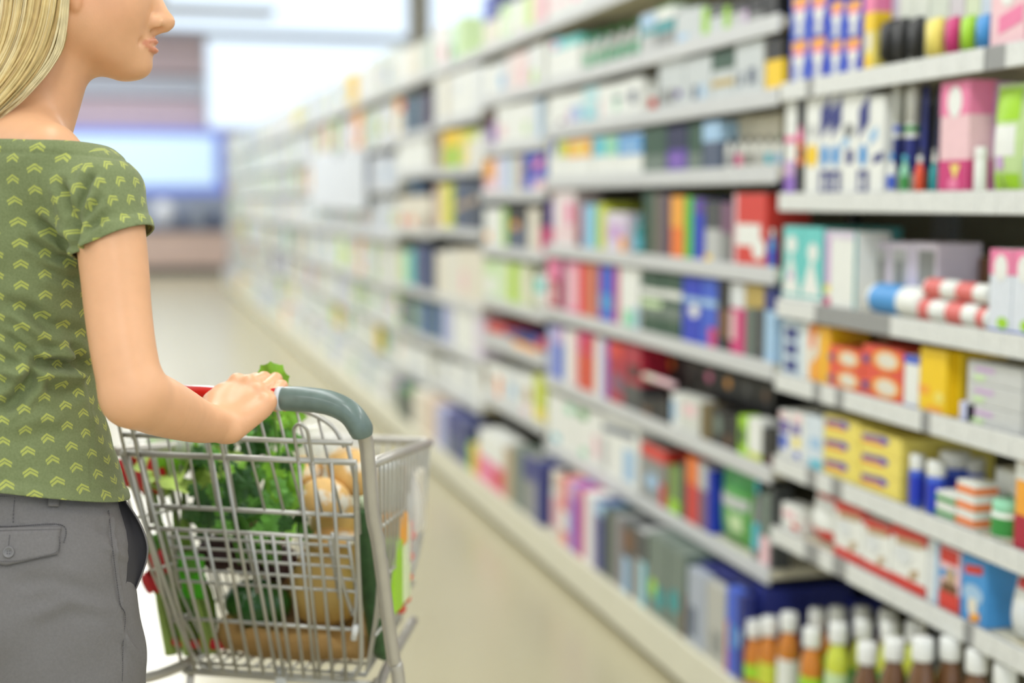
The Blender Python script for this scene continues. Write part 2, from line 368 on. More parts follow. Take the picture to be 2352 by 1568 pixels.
def p_tube(w, h, d, base, dec=''):           # squeeze tube standing on its cap
    cols = (dec.split('|')+['', ''])[:3]; cap = cols[0] or 'white'; r = thing('squeeze_tube', None, None); R = w*.42
    b = MB(); b.lathe([(R*.8, 0), (R*.82, h*.18)], cmat(cap), 16); b.build('cap', r)
    vs = []; fs = []; n = 8; S = 20
    for i in range(n+1):
        t = i/n; a = R*(1+.12*t); e = R*(1-t)+.0015
        for k in range(S):
            q = 2*math.pi*k/S; vs.append((e*math.cos(q), a*math.sin(q), h*.18+t*h*.82))
    for i in range(n):
        for k in range(S):
            k2 = (k+1) % S; fs.append((i*S+k, i*S+k2, (i+1)*S+k2, (i+1)*S+k))
    fs += [tuple(reversed(range(S))), tuple(n*S+k for k in range(S))]
    b = MB(); b.add(vs, fs, cmat(base), True); bd = b.build('body', r)
    if cols[1]:
        b = MB(); b.box(-R*.99-.0005, -R*.6, -w*.25, w*.25, h*.3, h*.42, cmat(cols[1]), .002); b.build('label', r)
    return r, 'tube'
def p_roll(w, h, d, base, dec=''):           # roll or tin lying on its side, axis along the shelf
    cols = [dec]; r = thing('roll_pack', None, None); R = h/2
    rot = Matrix.Rotation(math.pi/2, 3, 'X')
    b = MB(); b.lathe([(R*.5, -w/2), (R*.97, -w/2+.002), (R, -w*.45), (R, w*.45), (R*.97, w/2-.002), (R*.5, w/2)], cmat(base), 20)
    b.v = [tuple(rot @ Vector(v)+Vector((0, 0, R))) for v in b.v]; b.build('body', r)
    if cols[0]:
        b = MB(); b.lathe([(R*1.012, -w*.42), (R*1.012, w*.12)], cmat(cols[0]), 20, cap=False)
        b.v = [tuple(rot @ Vector(v)+Vector((0, 0, R))) for v in b.v]; b.build('label', r)
    return r, 'roll'
def p_pouch(w, h, d, base, dec=''):
    n, m_ = 8, 10; vs = []; fs = []; sd = random.Random(int(w*1e5+h*1e4))
    for side in (-1, 1):
        for i in range(n+1):
            for j in range(m_+1):
                u = i/n; v = j/m_; bul = (math.sin(math.pi*u)**.6)*(math.sin(math.pi*min(1, v*1.02))**.5 if v < .98 else 0)
                vs.append((side*(d/2*bul*(1.1-.4*v)+.0008), (u-.5)*w*(1-.04*math.sin(math.pi*v)), v*h + .002*sd.uniform(-1, 1)*(v > .05)))
    o = (n+1)*(m_+1)
    for i in range(n):
        for j in range(m_):
            a = i*(m_+1)+j; c = a+m_+1
            fs.append((a, c, c+1, a+1)); fs.append((o+a, o+a+1, o+c+1, o+c))
    b = MB(); b.add(vs, fs, cmat(base), True)
    r = b.build('pouch')
    for s in dec.split(';'):
        if not s: continue
        a = s[2:].split(','); u0, v0, u1, v1 = map(float, a[:4]); q = MB(); vs = []; fs = []; N = 5
        for i in range(N+1):
            for j in range(N+1):
                u = u0+(u1-u0)*i/N; v = v0+(v1-v0)*j/N; v = max(.02, min(.96, v)); u = max(.03, min(.97, u))
                bul = (math.sin(math.pi*u)**.6)*(math.sin(math.pi*min(1, v*1.02))**.5)
                vs.append((-(d/2*bul*(1.1-.4*v)+.0016), w*(.5-u)*(1-.04*math.sin(math.pi*v)), v*h))
        for i in range(N):
            for j in range(N): a0 = i*(N+1)+j; fs.append((a0, a0+N+1, a0+N+2, a0+1))
        q.add(vs, fs, cmat(a[4]), True); q.build('printed_panel', r)
    return r, 'pouch'
KIND = dict(b=p_box, bl=p_blister, bt=p_bottle, sp=p_spray, jr=p_jar, tb=p_tube, rl=p_roll, po=p_pouch)
DEPTH = dict(b=.10, bl=.03, tb=.04, po=.06)
def floor_y(x, X, z):
    y = 700.0
    for _ in range(5): P = on_x(x, y, X); y = proj((X, P.y, z))[1]
    return y
def place(kind, w, h, d, base, dec, loc, label, group, cat=None):
    o, c = KIND[kind](w, h, d, base, dec); o.location = loc; tag(o, label, cat or c, group); return o
BOUND = {'nearest bay': (1.905, 2.88), 'middle bays': (2.90, 4.725), 'fourth bay': (4.735, 5.645), 'fifth bay': (5.655, 6.595), 'sixth bay': (6.605, 7.545), 'far dark base': (5.655, 7.545)}
def row(bay, shelf, zt, items, X=XF+.012, gap=None):
    """items: (x0, x1, ytop, kind, description, colour, decals[, extras]) in pixels of the photograph along the shelf front"""
    rec = []
    for it in items:
        x0, x1, yt, kind, desc, base, dec = it[:7]; ex = it[7] if len(it) > 7 else {}
        XX = X + ex.get('x', 0); zz = zt
        if 'yb' in ex: zz = max(zt, on_x((x0+x1)/2, ex['yb'], XX).z)
        if 'on' in ex: zz = zt+ex['on']
        ya = on_x(x0, floor_y(x0, XX, zz), XX).y; yb = on_x(x1, floor_y(x1, XX, zz), XX).y
        lo, hi = BOUND[bay]; hi = 5.64 if (bay, shelf) == ('middle bays', 'base shelf') else hi
        ya, yb = min(ya, hi), max(yb, lo)
        if ya-yb < .012: continue
        h = on_x((x0+x1)/2, yt, XX).z - zz
        if gap: h = min(h, zt+gap-zz-.004)
        h = max(h, .02); w = max(.008, (ya-yb) - .0015)
        if kind in ('bt', 'sp', 'jr', 'tb'):       # round things: the apparent width is the diameter
            w = (x1-x0)*(Vector((XX, (ya+yb)/2, zz))-_CAM).dot(_F)/FPX*.97
            d = w*(1 if kind != 'bt' else .8)
        else: d = ex.get('d', DEPTH.get(kind, min(.09, max(.03, w))))
        rec.append(((ya+yb)/2, XX, zz, w, h, d, kind, desc, base, dec, ex))
    rec.sort(key=lambda r: -r[0]); n = 0
    for (y, XX, zz, w, h, d, kind, desc, base, dec, ex) in rec:
        t = ex.get('t', 1)
        for k in range(t):
            n += 1; pre = '' if t == 1 else (('lower ', 'upper ')[k] if t == 2 else ('bottom ', 'middle ', 'top ', 'topmost ')[k])
            lab = '%s%s, %s from left, %s of %s' % (pre, desc, ORD[n-1] if n <= 30 else str(n), shelf, bay)
            place(kind, w, h/t-.0006, d, base, dec, (XX+d/2, y, zz+.0005+k*h/t), lab, '%s products, %s' % (bay, shelf))
# ================================================================ products: nearest bay
Z = lambda z: z+.037
def A(x): return 1750+x/3.136
TP = 'r:.12,.72,.88,.96,lor;r:.2,.60,.8,.74,pink;d:.2,.06,.8,.60,white;r:.2,.55,.8,.62,white;e:.3,.04,.7,.3,pale'
row('nearest bay', 'top shelf', Z(1.527), [
 (1813, 1857, -12, 'b', 'blue carton with orange and white motif', 'blue', TP, dict(t=2)), (1857, 1900, -18, 'b', 'blue carton with orange and white motif', 'royal', TP, dict(t=2)),
 (1901, 1937, 2, 'b', 'blue carton with orange and white motif', 'blue', TP, dict(t=2)), (1937, 1980, 0, 'b', 'blue carton with orange and white motif', 'royal', TP, dict(t=2)),
 (1982, 2007, -40, 'b', 'slim pink carton with yellow foot', 'lyel', 'r:0,.66,1,1,pink;r:0,.45,1,.66,yellow;e:.2,.22,.8,.45,cream;r:.1,.03,.8,.18,yellow'),
 (2008, 2042, -40, 'bl', 'lilac card with black hourglass brush', (205, 205, 226), 'black|e:.4,.1,.8,.25,lor', dict(d=.04)),
 (2043, 2075, -40, 'bl', 'pale card with black brush head', (214, 218, 208), 'black|', dict(d=.022)), (2076, 2110, -40, 'bl', 'pale card with black brush, right one', (214, 218, 208), 'black|', dict(d=.022)),
 (2112, 2156, -30, 'bl', 'clear pack with yellow bubble', (205, 212, 200), 'lyel|r:.1,.05,.9,.2,yg', dict(d=.022)), (2158, 2192, -30, 'bl', 'grey pack with magenta bubble', (205, 200, 205), 'mag|', dict(d=.022)),
 (2194, 2228, -30, 'bl', 'clear pack with lime bubble', (210, 220, 190), 'lime|', dict(d=.022)), (2229, 2266, -30, 'bl', 'clear pack with blue bubble', (200, 212, 225), 'skyb|', dict(d=.022)),
 (2272, 2352, -50, 'b', 'large pink pack with blue foot', 'lpink', 'p:.25,.2,.95,.6,pink;r:.05,.0,.95,.06,blue;e:.3,.6,.7,.9,white', dict(d=.08)), (2354, 2410, -50, 'b', 'pale pink pack at the right edge', 'lpink', '', dict(d=.08))], gap=.25)
NV = 'p:0,.55,1,1,navy;e:.1,.28,.9,.5,skyb;r:0,.0,1,.24,navy;e:.3,.03,.7,.2,white'
row('nearest bay', 'second shelf', Z(1.275), [
 (1796, 1825, 230, 'b', 'slim white carton with lilac foot', 'white', 'r:0,0,1,.34,violet;r:0,.55,1,.62,pink;r:0,.2,1,.36,lilac'),
 (1826, 1846, 226, 'b', 'black pack with orange ring', 'black', 'e:.02,.3,.98,.56,orange;e:.2,.36,.8,.5,black;t:0,.56,1,.74,pink'),
 (1847, 1879, 222, 'b', 'white carton with yellow disc', 'white', 'e:.2,.58,.8,.72,lgrey;e:.05,.28,.95,.52,yellow'),
 (1881, 1905, 217, 'b', 'navy and white carton with sky band', 'white', NV), (1905, 1929, 217, 'b', 'navy and white carton with sky band', 'white', NV),
 (1930, 1967, 213, 'b', 'white carton with navy squares', 'white', 'r:.3,.30,.75,.44,navy;p:0,.44,.5,.6,lblue;e:.1,.56,.8,.7,grey', dict(d=.05)), (1968, 1992, 215, 'b', 'navy striped white carton', 'white', NV, dict(d=.045)), (1993, 2026, 220, 'b', 'white carton with navy diamond', 'white', 'p:.3,.3,1,.44,navy;p:0,.5,.6,.7,lblue', dict(d=.03)),
 (2027, 2057, 197, 'sp', 'white spray can with navy label', 'white', 'white|navy|blue', dict(x=.02)), (2059, 2093, 197, 'sp', 'white spray can with green ring', 'white', 'white|navy|green', dict(x=.02)),
 (2096, 2122, 197, 'tb', 'navy tube with grey upper half', 'navy', 'dgrey|dgrey', dict(x=.03)), (2130, 2153, 197, 'tb', 'dark navy tube beside pink carton', 'dnavy', 'dgrey|lgrey', dict(x=.03)),
 (2026, 2051, 352, 'bt', 'small bottle with blue label', 'white', 'skyb|blue', dict(d=.03)), (2054, 2081, 356, 'bt', 'small bottle with green label', 'mint', 'cyan|green', dict(d=.03)), (2087, 2116, 358, 'bt', 'small white bottle with orange red body', (228, 85, 50), 'white|', dict(d=.03)), (2122, 2149, 358, 'bt', 'small white bottle with teal body', 'teal', 'white|', dict(d=.03)),
 (2154, 2221, 188, 'b', 'tall pink carton with white oval', 'lpink', 'r:0,.70,1,1,pink;e:.25,.68,.75,.96,white;r:0,0,1,.3,mag;d:.4,.12,.75,.26,lyel;e:.35,.04,.7,.14,pink', dict(d=.06)),
 (2224, 2250, 190, 'b', 'lilac white carton behind white egg', 'lil2', 'r:.5,0,1,1,lilac', dict(x=.05)), (2251, 2283, 191, 'b', 'mauve striped carton behind green pack', 'lilac', 'd:.1,.3,.9,1,lpink', dict(x=.05)),
 (2222, 2253, 338, 'jr', 'small white rounded tub', 'white', 'white|', dict(d=.03)),
 (2258, 2328, 193, 'po', 'tall green and white pack', (200, 225, 160), 'r:.1,.66,.9,.98,lime;r:.15,.34,.85,.62,white;r:.1,.04,.48,.18,lime;r:.55,.04,.92,.18,lime;e:.3,.22,.6,.34,lilac', dict(d=.05)),
 (2330, 2385, 240, 'po', 'white and pale blue pack at right edge', 'white', 'r:.1,.1,.9,.4,lblue', dict(d=.05))], gap=.25)
row('nearest bay', 'third shelf', Z(1.028), [(x, x+34, 490, 'jr', 'dark jar behind the teal cartons', 'dnavy', 'black|', dict(x=.16)) for x in (1800, 1838, 1876, 1914)] + [
 (1784, 1838, 519, 'b', 'teal and white carton with tooth shape', 'turq', 'e:.2,.64,.75,.88,white;t:.0,.12,.95,.66,white;r:0,.0,1,.08,white;e:.3,.3,.6,.4,lilac', dict(d=.2)), (1839, 1886, 522, 'b', 'teal and white carton with tooth shape', 'turq', 't:.0,.12,.95,.62,white;e:.3,.55,.8,.8,white;r:0,.0,1,.08,white', dict(d=.2)),
 (1892, 1966, 531, 'b', 'white and lilac carton with magenta corner', 'white', 'r:0,.3,.18,1,lilac;r:.0,.02,.2,.14,mag;r:.0,.2,.2,.3,lyel;r:.1,.9,.9,1,lil2;r:.93,0,1,1,teal', dict(d=.08)),
 (1978, 2035, 555, 'b', 'white carton with grey window', 'lil2', 'r:.55,.28,.95,.9,lgrey;r:.62,.35,.88,.75,grey', dict(x=.05)), (2036, 2090, 556, 'b', 'white carton with grey window, middle', 'lil2', 'r:.2,.28,.8,.9,lgrey;r:.3,.35,.7,.75,grey', dict(x=.05)), (2091, 2150, 557, 'b', 'white carton with plum panel', 'lil2', 'r:.25,.2,.9,.9,grey;r:.4,.2,.7,.5,mauve', dict(x=.05)),
 (1990, 2108, 655, 'rl', 'white roll with blue label', 'white', 'skyb', dict(d=.05)),
 (2084, 2160, 684, 'rl', 'white roll with red label', 'white', (222, 110, 105), dict(d=.045)), (2162, 2232, 694, 'rl', 'white roll with red label', 'white', (222, 110, 105), dict(d=.045)), (2233, 2266, 706, 'rl', 'white roll half behind pink carton', 'white', (222, 110, 105), dict(d=.045)),
 (2110, 2180, 641, 'rl', 'white roll with red label atop others', 'white', (222, 110, 105), dict(d=.045, on=.047)), (2181, 2256, 650, 'rl', 'white roll with red label atop others', 'white', (222, 110, 105), dict(d=.045, on=.047)),
 (2152, 2192, 585, 'b', 'tan carton with blue square', 'tan', 'r:.1,.5,.9,.95,skyb', dict(x=.14)), (2198, 2240, 587, 'b', 'tan carton with blue square', 'tan', 'r:.1,.5,.8,.95,skyb', dict(x=.14)), (2243, 2266, 592, 'b', 'brown carton at the back', 'brown', '', dict(x=.14)),
 (2268, 2320, 572, 'b', 'white carton with pink top and ovals', (222, 228, 236), 'r:0,.7,1,1,pink;e:.2,.62,.8,.94,white;e:.4,.06,.9,.2,lime;r:0,0,1,.05,blue', dict(d=.08)), (2321, 2375, 574, 'b', 'white carton with pink top and ovals', (222, 228, 236), 'r:0,.7,1,1,pink;e:.2,.62,.8,.94,white;e:.4,.06,.9,.2,lime;r:0,0,1,.05,blue', dict(d=.08))], gap=.25)
OR = 'e:.25,.12,.95,.92,lor;e:.36,.22,.86,.82,cream;r:.0,.3,.2,.6,mauve;r:.0,.36,.1,.55,purple'
row('nearest bay', 'fourth shelf', Z(.854), [
 (1794, 1839, 737, 'b', 'pale blue carton with three navy squares', (205, 222, 232), 'r:.2,.1,.8,.3,navy;r:.2,.4,.8,.6,navy;r:.2,.68,.8,.88,navy'), (1841, 1856, 741, 'b', 'slim white carton', 'white', ''),
 (1857, 1885, 747, 'b', 'orange and white carton', 'lor', 'p:.1,.3,.8,.9,cream;r:0,.6,.4,1,orange'), (1886, 1904, 750, 'b', 'slim golden yellow carton', 'yellow', 'r:.5,0,1,1,lor')] +
 [(x, x+30, 760, 'b', d+' carton in the back row', c, '', dict(x=.12)) for x, c, d in ((1912, 'tan', 'tan'), (1944, 'crim', 'crimson'), (1976, 'gold', 'gold'), (2008, 'tan', 'pale tan'), (2040, 'dred', 'dark red'))] + [
 (1902, 1977, 799, 'b', 'red orange carton with yellow ring', (232, 95, 70), OR, dict(t=2)), (1979, 2072, 797, 'b', 'red orange carton with yellow ring', (230, 88, 66), OR, dict(t=2)),
 (2074, 2108, 816, 'b', 'slim white carton with blue lid', 'white', 'r:0,.85,1,1,blue;r:0,0,1,.06,blue'),
 (2109, 2170, 800, 'b', 'bright yellow carton', 'yellow', 'r:0,.28,.4,.42,lor;e:.6,.18,.95,.36,lyel;r:.3,.0,.9,.12,lor', dict(d=.12)), (2172, 2206, 803, 'b', 'darker yellow carton beside bright one', (225, 190, 20), '', dict(d=.1, x=.02)),
 (2202, 2240, 924, 'b', 'small lilac blue carton', (200, 205, 235), '', dict(d=.05)),
 (2218, 2345, 836, 'b', 'flat silvery carton with purple print', (205, 207, 205), 'r:.15,.55,.5,.75,lilac;e:.1,.1,.35,.4,pgreen', dict(t=3, d=.07)), (2347, 2420, 845, 'b', 'flat grey carton at right edge', 'lgrey', 'r:.15,.5,.5,.8,slate', dict(t=3, d=.07))], gap=.17)
YB_ = 'p:.05,.52,.62,.92,purple;p:.05,.36,.62,.56,orange;e:.5,.55,.72,.86,royal'
row('nearest bay', 'fifth shelf', Z(.656), [
 (1786, 1813, 942, 'b', 'white carton with blue square', 'white', 'r:.1,.2,.8,.5,blue;r:.1,.55,.9,.8,purple;r:0,.85,.8,.95,lpink', dict(d=.18)), (1815, 1846, 946, 'b', 'white carton with yellow mark', 'white', 'r:.1,.55,.7,.75,purple;r:.2,.3,.7,.5,lyel;r:.3,.1,.7,.22,blue;r:.2,.8,.8,.95,lpink', dict(d=.18)), (1848, 1888, 955, 'b', 'white and pale blue carton', (215, 226, 234), 'r:.3,.04,1,.2,cyan;r:.3,.4,.9,.6,lblue', dict(d=.18)),
 (1890, 1971, 960, 'b', 'yellow carton with purple bar, left stack', 'lyel', YB_, dict(t=3, d=.22)), (1973, 2066, 995, 'b', 'yellow carton with purple bar, right stack', 'lyel', YB_, dict(t=3, d=.22)),
 (2070, 2107, 1043, 'jr', 'white tub with blue label', 'blue', 'white|royal', dict(d=.04)), (2104, 2152, 1058, 'jr', 'white lidded blue tub', 'blue', 'white|royal', dict(d=.04)), (2120, 2196, 1036, 'jr', 'large blue tub with white lid', 'blue', 'white|royal', dict(x=.06)), (2190, 2240, 1052, 'jr', 'blue tub with white lid, back row', 'blue', 'white|royal', dict(x=.1)),
 (2148, 2192, 1130, 'b', 'flat white carton with green stripe', 'white', 'r:0,.3,1,.7,green', dict(t=2, d=.05)), (2194, 2236, 1104, 'b', 'flat white carton with orange stripe', 'white', 'r:0,.25,1,.7,orange', dict(t=3, d=.05)),
 (2240, 2324, 1150, 'jr', 'white jar with mint lid', 'white', 'mint|green', dict(d=.06)), (2282, 2324, 1076, 'b', 'white carton with green corner', 'white', 'r:.7,.1,1,.6,green', dict(x=.08)), (2327, 2375, 1060, 'b', 'carton fading from orange to crimson', 'lor', 'r:0,0,1,.4,crim;r:0,.8,1,1,white', dict(d=.05))], gap=.16)
RW = 'r:0,.82,1,1,red;p:.15,.70,.9,.88,tan;r:0,0,1,.2,red;p:.55,.2,.8,.42,tan;e:.1,.4,.6,.7,pale'
row('nearest bay', 'sixth shelf', Z(.485), [
 (1794, 1834, 1160, 'b', 'low white pack with red print', 'white', 'r:.1,.5,.8,.8,lpink;r:.6,.2,1,.4,red', dict(d=.05)), (1836, 1912, 1122, 'po', 'white pack with red lower band', 'white', 'r:.2,.84,.9,.95,red;r:.05,.08,.95,.32,red', dict(d=.09)),
 (1915, 1979, 1156, 'b', 'white pack with red top', 'white', RW, dict(d=.09)), (1981, 2043, 1194, 'b', 'white pack with red top', 'white', RW, dict(d=.09)), (2045, 2124, 1214, 'b', 'white pack with red top', 'white', RW, dict(d=.09)), (2126, 2154, 1240, 'b', 'slim white pack with blue edge', 'pale', 'r:.7,0,1,1,lblue', dict(d=.08)),
 (2156, 2202, 1256, 'b', 'orange and blue picture carton', 'lpink', 'r:0,.75,.9,.98,red;p:0,.5,.8,.7,skyb;e:.3,.4,.8,.7,tan;r:0,0,1,.3,red;r:.1,.3,.9,.45,brown', dict(d=.08)),
 (2204, 2262, 1279, 'b', 'sky blue plaster carton', 'skyb', 'p:.15,.72,.85,.92,red;e:.1,.3,.9,.6,lblue;e:.3,.1,.7,.4,cream;p:.4,.02,.8,.2,lor', dict(d=.12)),
 (2290, 2372, 1322, 'po', 'white pack with red top at right edge', 'white', 'r:.2,.8,.95,.95,red;r:.1,.1,.9,.6,pale', dict(d=.08))], gap=.13)
# bottles on the base of the nearest bay
m_cap = mat('bottle_cap', (236, 238, 234), rough=.35)
def liquid(name, c): return mat(name, c, rough=.12, coat=.3, var=.05, vs=12)
def big_bottle(x, yt, X, liq, lab, desc):
    P = on_x(x, yt, X); h = P.z-.138; w = .060; r = thing('bottle', desc, 'bottle', (X, P.y, .1365), group='bottles on the base shelf')
    b = MB(); R = w/2
    b.lathe([(R*.9, 0), (R, .006), (R, h-.095), (R*.95, h-.078), (R*.72, h-.056), (R*.6, h-.048), (R*.58, h-.040)], liquid('liquid_'+liq, pc(liq)), 22, ex=.8); b.build('body', r)
    b = MB(); b.lathe([(R*.66, h-.041), (R*.68, h-.038), (R*.66, h-.003), (R*.6, h)], m_cap, 18); b.build('cap', r)
    b = MB(); b.lathe([(R*1.013, h*.10), (R*1.013, h-.105)], cmat(lab), 22, ex=.8, cap=False); b.build('label', r)
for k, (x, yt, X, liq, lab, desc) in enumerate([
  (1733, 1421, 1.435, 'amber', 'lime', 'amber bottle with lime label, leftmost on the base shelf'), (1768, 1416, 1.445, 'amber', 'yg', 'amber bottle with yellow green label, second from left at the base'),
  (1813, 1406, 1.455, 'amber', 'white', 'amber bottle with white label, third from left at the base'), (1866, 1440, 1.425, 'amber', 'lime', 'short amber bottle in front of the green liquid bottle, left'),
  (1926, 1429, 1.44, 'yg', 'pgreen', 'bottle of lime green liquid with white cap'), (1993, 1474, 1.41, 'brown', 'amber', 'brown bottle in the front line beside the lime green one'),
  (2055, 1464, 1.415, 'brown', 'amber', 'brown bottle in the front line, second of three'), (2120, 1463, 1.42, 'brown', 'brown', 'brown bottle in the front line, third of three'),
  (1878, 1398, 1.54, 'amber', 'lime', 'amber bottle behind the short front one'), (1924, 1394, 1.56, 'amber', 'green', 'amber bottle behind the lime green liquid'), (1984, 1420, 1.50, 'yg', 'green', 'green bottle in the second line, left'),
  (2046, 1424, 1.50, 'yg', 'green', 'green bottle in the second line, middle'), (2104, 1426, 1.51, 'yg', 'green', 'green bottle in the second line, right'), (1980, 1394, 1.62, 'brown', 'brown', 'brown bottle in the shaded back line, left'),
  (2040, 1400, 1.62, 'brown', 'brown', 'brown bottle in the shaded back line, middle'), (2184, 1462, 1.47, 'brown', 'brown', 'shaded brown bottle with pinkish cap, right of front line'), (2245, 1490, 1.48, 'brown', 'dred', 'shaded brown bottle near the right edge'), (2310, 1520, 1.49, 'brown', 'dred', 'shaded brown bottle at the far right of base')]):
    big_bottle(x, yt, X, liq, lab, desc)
for k, x in enumerate((1800, 1830, 1860, 1890, 1922, 1955)):
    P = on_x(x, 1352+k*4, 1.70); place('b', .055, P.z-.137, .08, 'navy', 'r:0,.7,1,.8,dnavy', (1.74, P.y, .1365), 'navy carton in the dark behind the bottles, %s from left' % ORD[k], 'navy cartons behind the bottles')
# ================================================================ second and third bays
SB = 'middle bays'
def D_(x): return 1080+x/2.528
row(SB, 'topmost shelf', Z(1.905), [(1258, 1300, -40, 'b', 'white carton', 'white', 'r:0,.3,1,.5,lpink'), (1302, 1345, -45, 'b', 'white carton with pink mark', 'white', 'e:.3,.3,.7,.6,pink'), (1347, 1392, -60, 'b', 'pale grey carton', 'pale', ''), (1394, 1440, -75, 'b', 'white carton', 'white', ''), (1443, 1490, -90, 'b', 'white carton', 'white', 'r:0,.5,1,.7,mint')])
row(SB, 'first shelf', Z(1.69), [
 (1252, 1290, 92, 'b', 'white carton with cyan top', 'white', 'r:.3,.7,1,1,cyan;e:.3,.75,.7,.95,pink'), (1291, 1330, 84, 'b', 'white carton with turquoise top', 'white', 'r:0,.75,1,1,turq')] +
 [(1332+i*27, 1356+i*27, 78-i*8, 'bt', 'white bottle with green cap', 'white', 'green|mint', dict(d=.05)) for i in range(5)] + [
 (1470, 1504, 30, 'b', 'grey carton with blue white top', 'lgrey', 'r:0,.65,1,.95,lblue;r:0,.45,1,.6,teal'), (1506, 1548, 14, 'b', 'grey carton with white band', 'grey', 'r:0,.7,1,.95,white;r:0,.95,1,1,green;r:0,.4,1,.65,teal'),
 (1550, 1610, 22, 'b', 'silver carton', 'silver', 'r:.1,.1,.5,.3,lblue'), (1612, 1626, 18, 'b', 'slim lime carton', 'lime', ''), (1628, 1660, 10, 'b', 'silver carton with grey top', 'silver', 'r:0,.6,1,1,dgrey'), (1662, 1674, 14, 'b', 'slim green carton', 'lime', ''), (1676, 1716, 2, 'b', 'pale grey carton with lilac edge', 'lgrey', 'r:.8,0,1,1,lilac;r:0,.6,1,1,black'), (1718, 1752, -5, 'b', 'black carton with grey foot', 'black', 'r:0,0,1,.4,grey'), (1754, 1786, -15, 'b', 'black carton', 'black', '')], gap=.21)
row(SB, 'second shelf', Z(1.52), [
 (1254, 1300, 220, 'b', 'white carton with grey spot', 'white', 'e:.6,.05,.9,.25,mauve'), (1302, 1338, 212, 'b', 'white carton with lilac print', 'white', 'r:.1,.1,.9,.5,lilac;r:.4,.1,1,.6,lblue'), (1340, 1371, 200, 'b', 'pale turquoise carton', (190, 225, 228), 'r:.2,.1,.8,.3,cyan'), (1373, 1402, 196, 'b', 'white carton with peach stripe', 'white', 'r:.1,.1,.3,.6,lpink'), (1404, 1432, 190, 'b', 'white carton with green strip', 'white', 'r:.3,.2,.6,.7,mint;r:.2,.5,.9,.6,slate'), (1434, 1474, 180, 'b', 'white carton with slate print', 'white', 'r:.3,.3,.7,.7,slate'),
 (1480, 1504, 190, 'bt', 'white bottle with red stripe', 'white', 'white|red', dict(d=.04)), (1512, 1570, 138, 'b', 'silver carton with grey print', 'silver', 'r:.1,.1,.7,.4,grey;r:.7,.2,.9,.35,purple'), (1572, 1632, 130, 'b', 'silver carton with slate dots', 'silver', 'r:.3,.1,.5,.4,slate;r:.6,.1,.8,.4,lblue'), (1634, 1684, 118, 'b', 'grey carton with green top and gold band', 'silver', 'r:0,.62,1,1,dgreen;r:0,.28,1,.42,gold'), (1686, 1752, 95, 'b', 'silver carton with slate stripes', 'silver', 'r:.15,.2,.3,.45,slate;r:.5,.2,.75,.5,slate', dict(d=.14)), (1757, 1807, 88, 'b', 'yellow carton with black top', 'yellow', 'r:0,.6,1,1,black', dict(d=.14))], gap=.165)
row(SB, 'third shelf', Z(1.34), [
 (1254, 1278, 322, 'b', 'white carton with blue corner', 'white', 'r:.5,.6,1,1,blue'), (1280, 1302, 320, 'b', 'white carton with lime top', 'white', 'r:0,.55,1,.95,yg'), (1304, 1357, 314, 'b', 'white carton with amber top', 'white', 'r:0,.5,1,.92,lor;r:.2,.6,.8,.8,lyel'), (1361, 1388, 312, 'b', 'white carton with cyan top', 'white', 'r:0,.5,1,.95,cyan'), (1389, 1417, 310, 'b', 'white carton with green top', 'white', 'r:0,.5,1,.95,mint'), (1419, 1474, 305, 'b', 'white carton with blue top', 'white', 'r:0,.48,1,.95,skyb;r:.1,.6,.9,.75,lblue'),
 (1477, 1529, 292, 'b', 'dark green carton with paler foot', 'dgreen', 'r:0,0,1,.4,ggrey'), (1531, 1577, 290, 'b', 'purple carton', 'purple', 'r:0,.5,1,1,dnavy;r:.2,.2,.8,.35,violet'), (1579, 1611, 285, 'b', 'dark green carton, right of purple', 'dgreen', 'r:0,0,1,.4,ggrey'), (1613, 1653, 280, 'b', 'blue grey carton', 'slate', 'r:0,.6,1,1,lblue')] +
 [(1657+i*23, 1677+i*23, 312, 'bt', d+' small bottle before beige tray', 'white', c+'|'+l, dict(d=.03)) for i, (c, l, d) in enumerate((('dgrey', 'lgrey', 'grey'), ('dgrey', 'pink', 'pink'), ('black', 'grey', 'black capped'), ('dgrey', 'lgrey', 'pale'), ('black', 'cyan', 'cyan'), ('dgreen', 'lblue', 'green capped')))] +
 [(1656, 1724, 268, 'b', 'beige tray carton behind small bottles', 'beige', '', dict(x=.05)), (1726, 1792, 262, 'b', 'beige tray carton, right one', 'beige', '', dict(x=.05))], gap=.165)
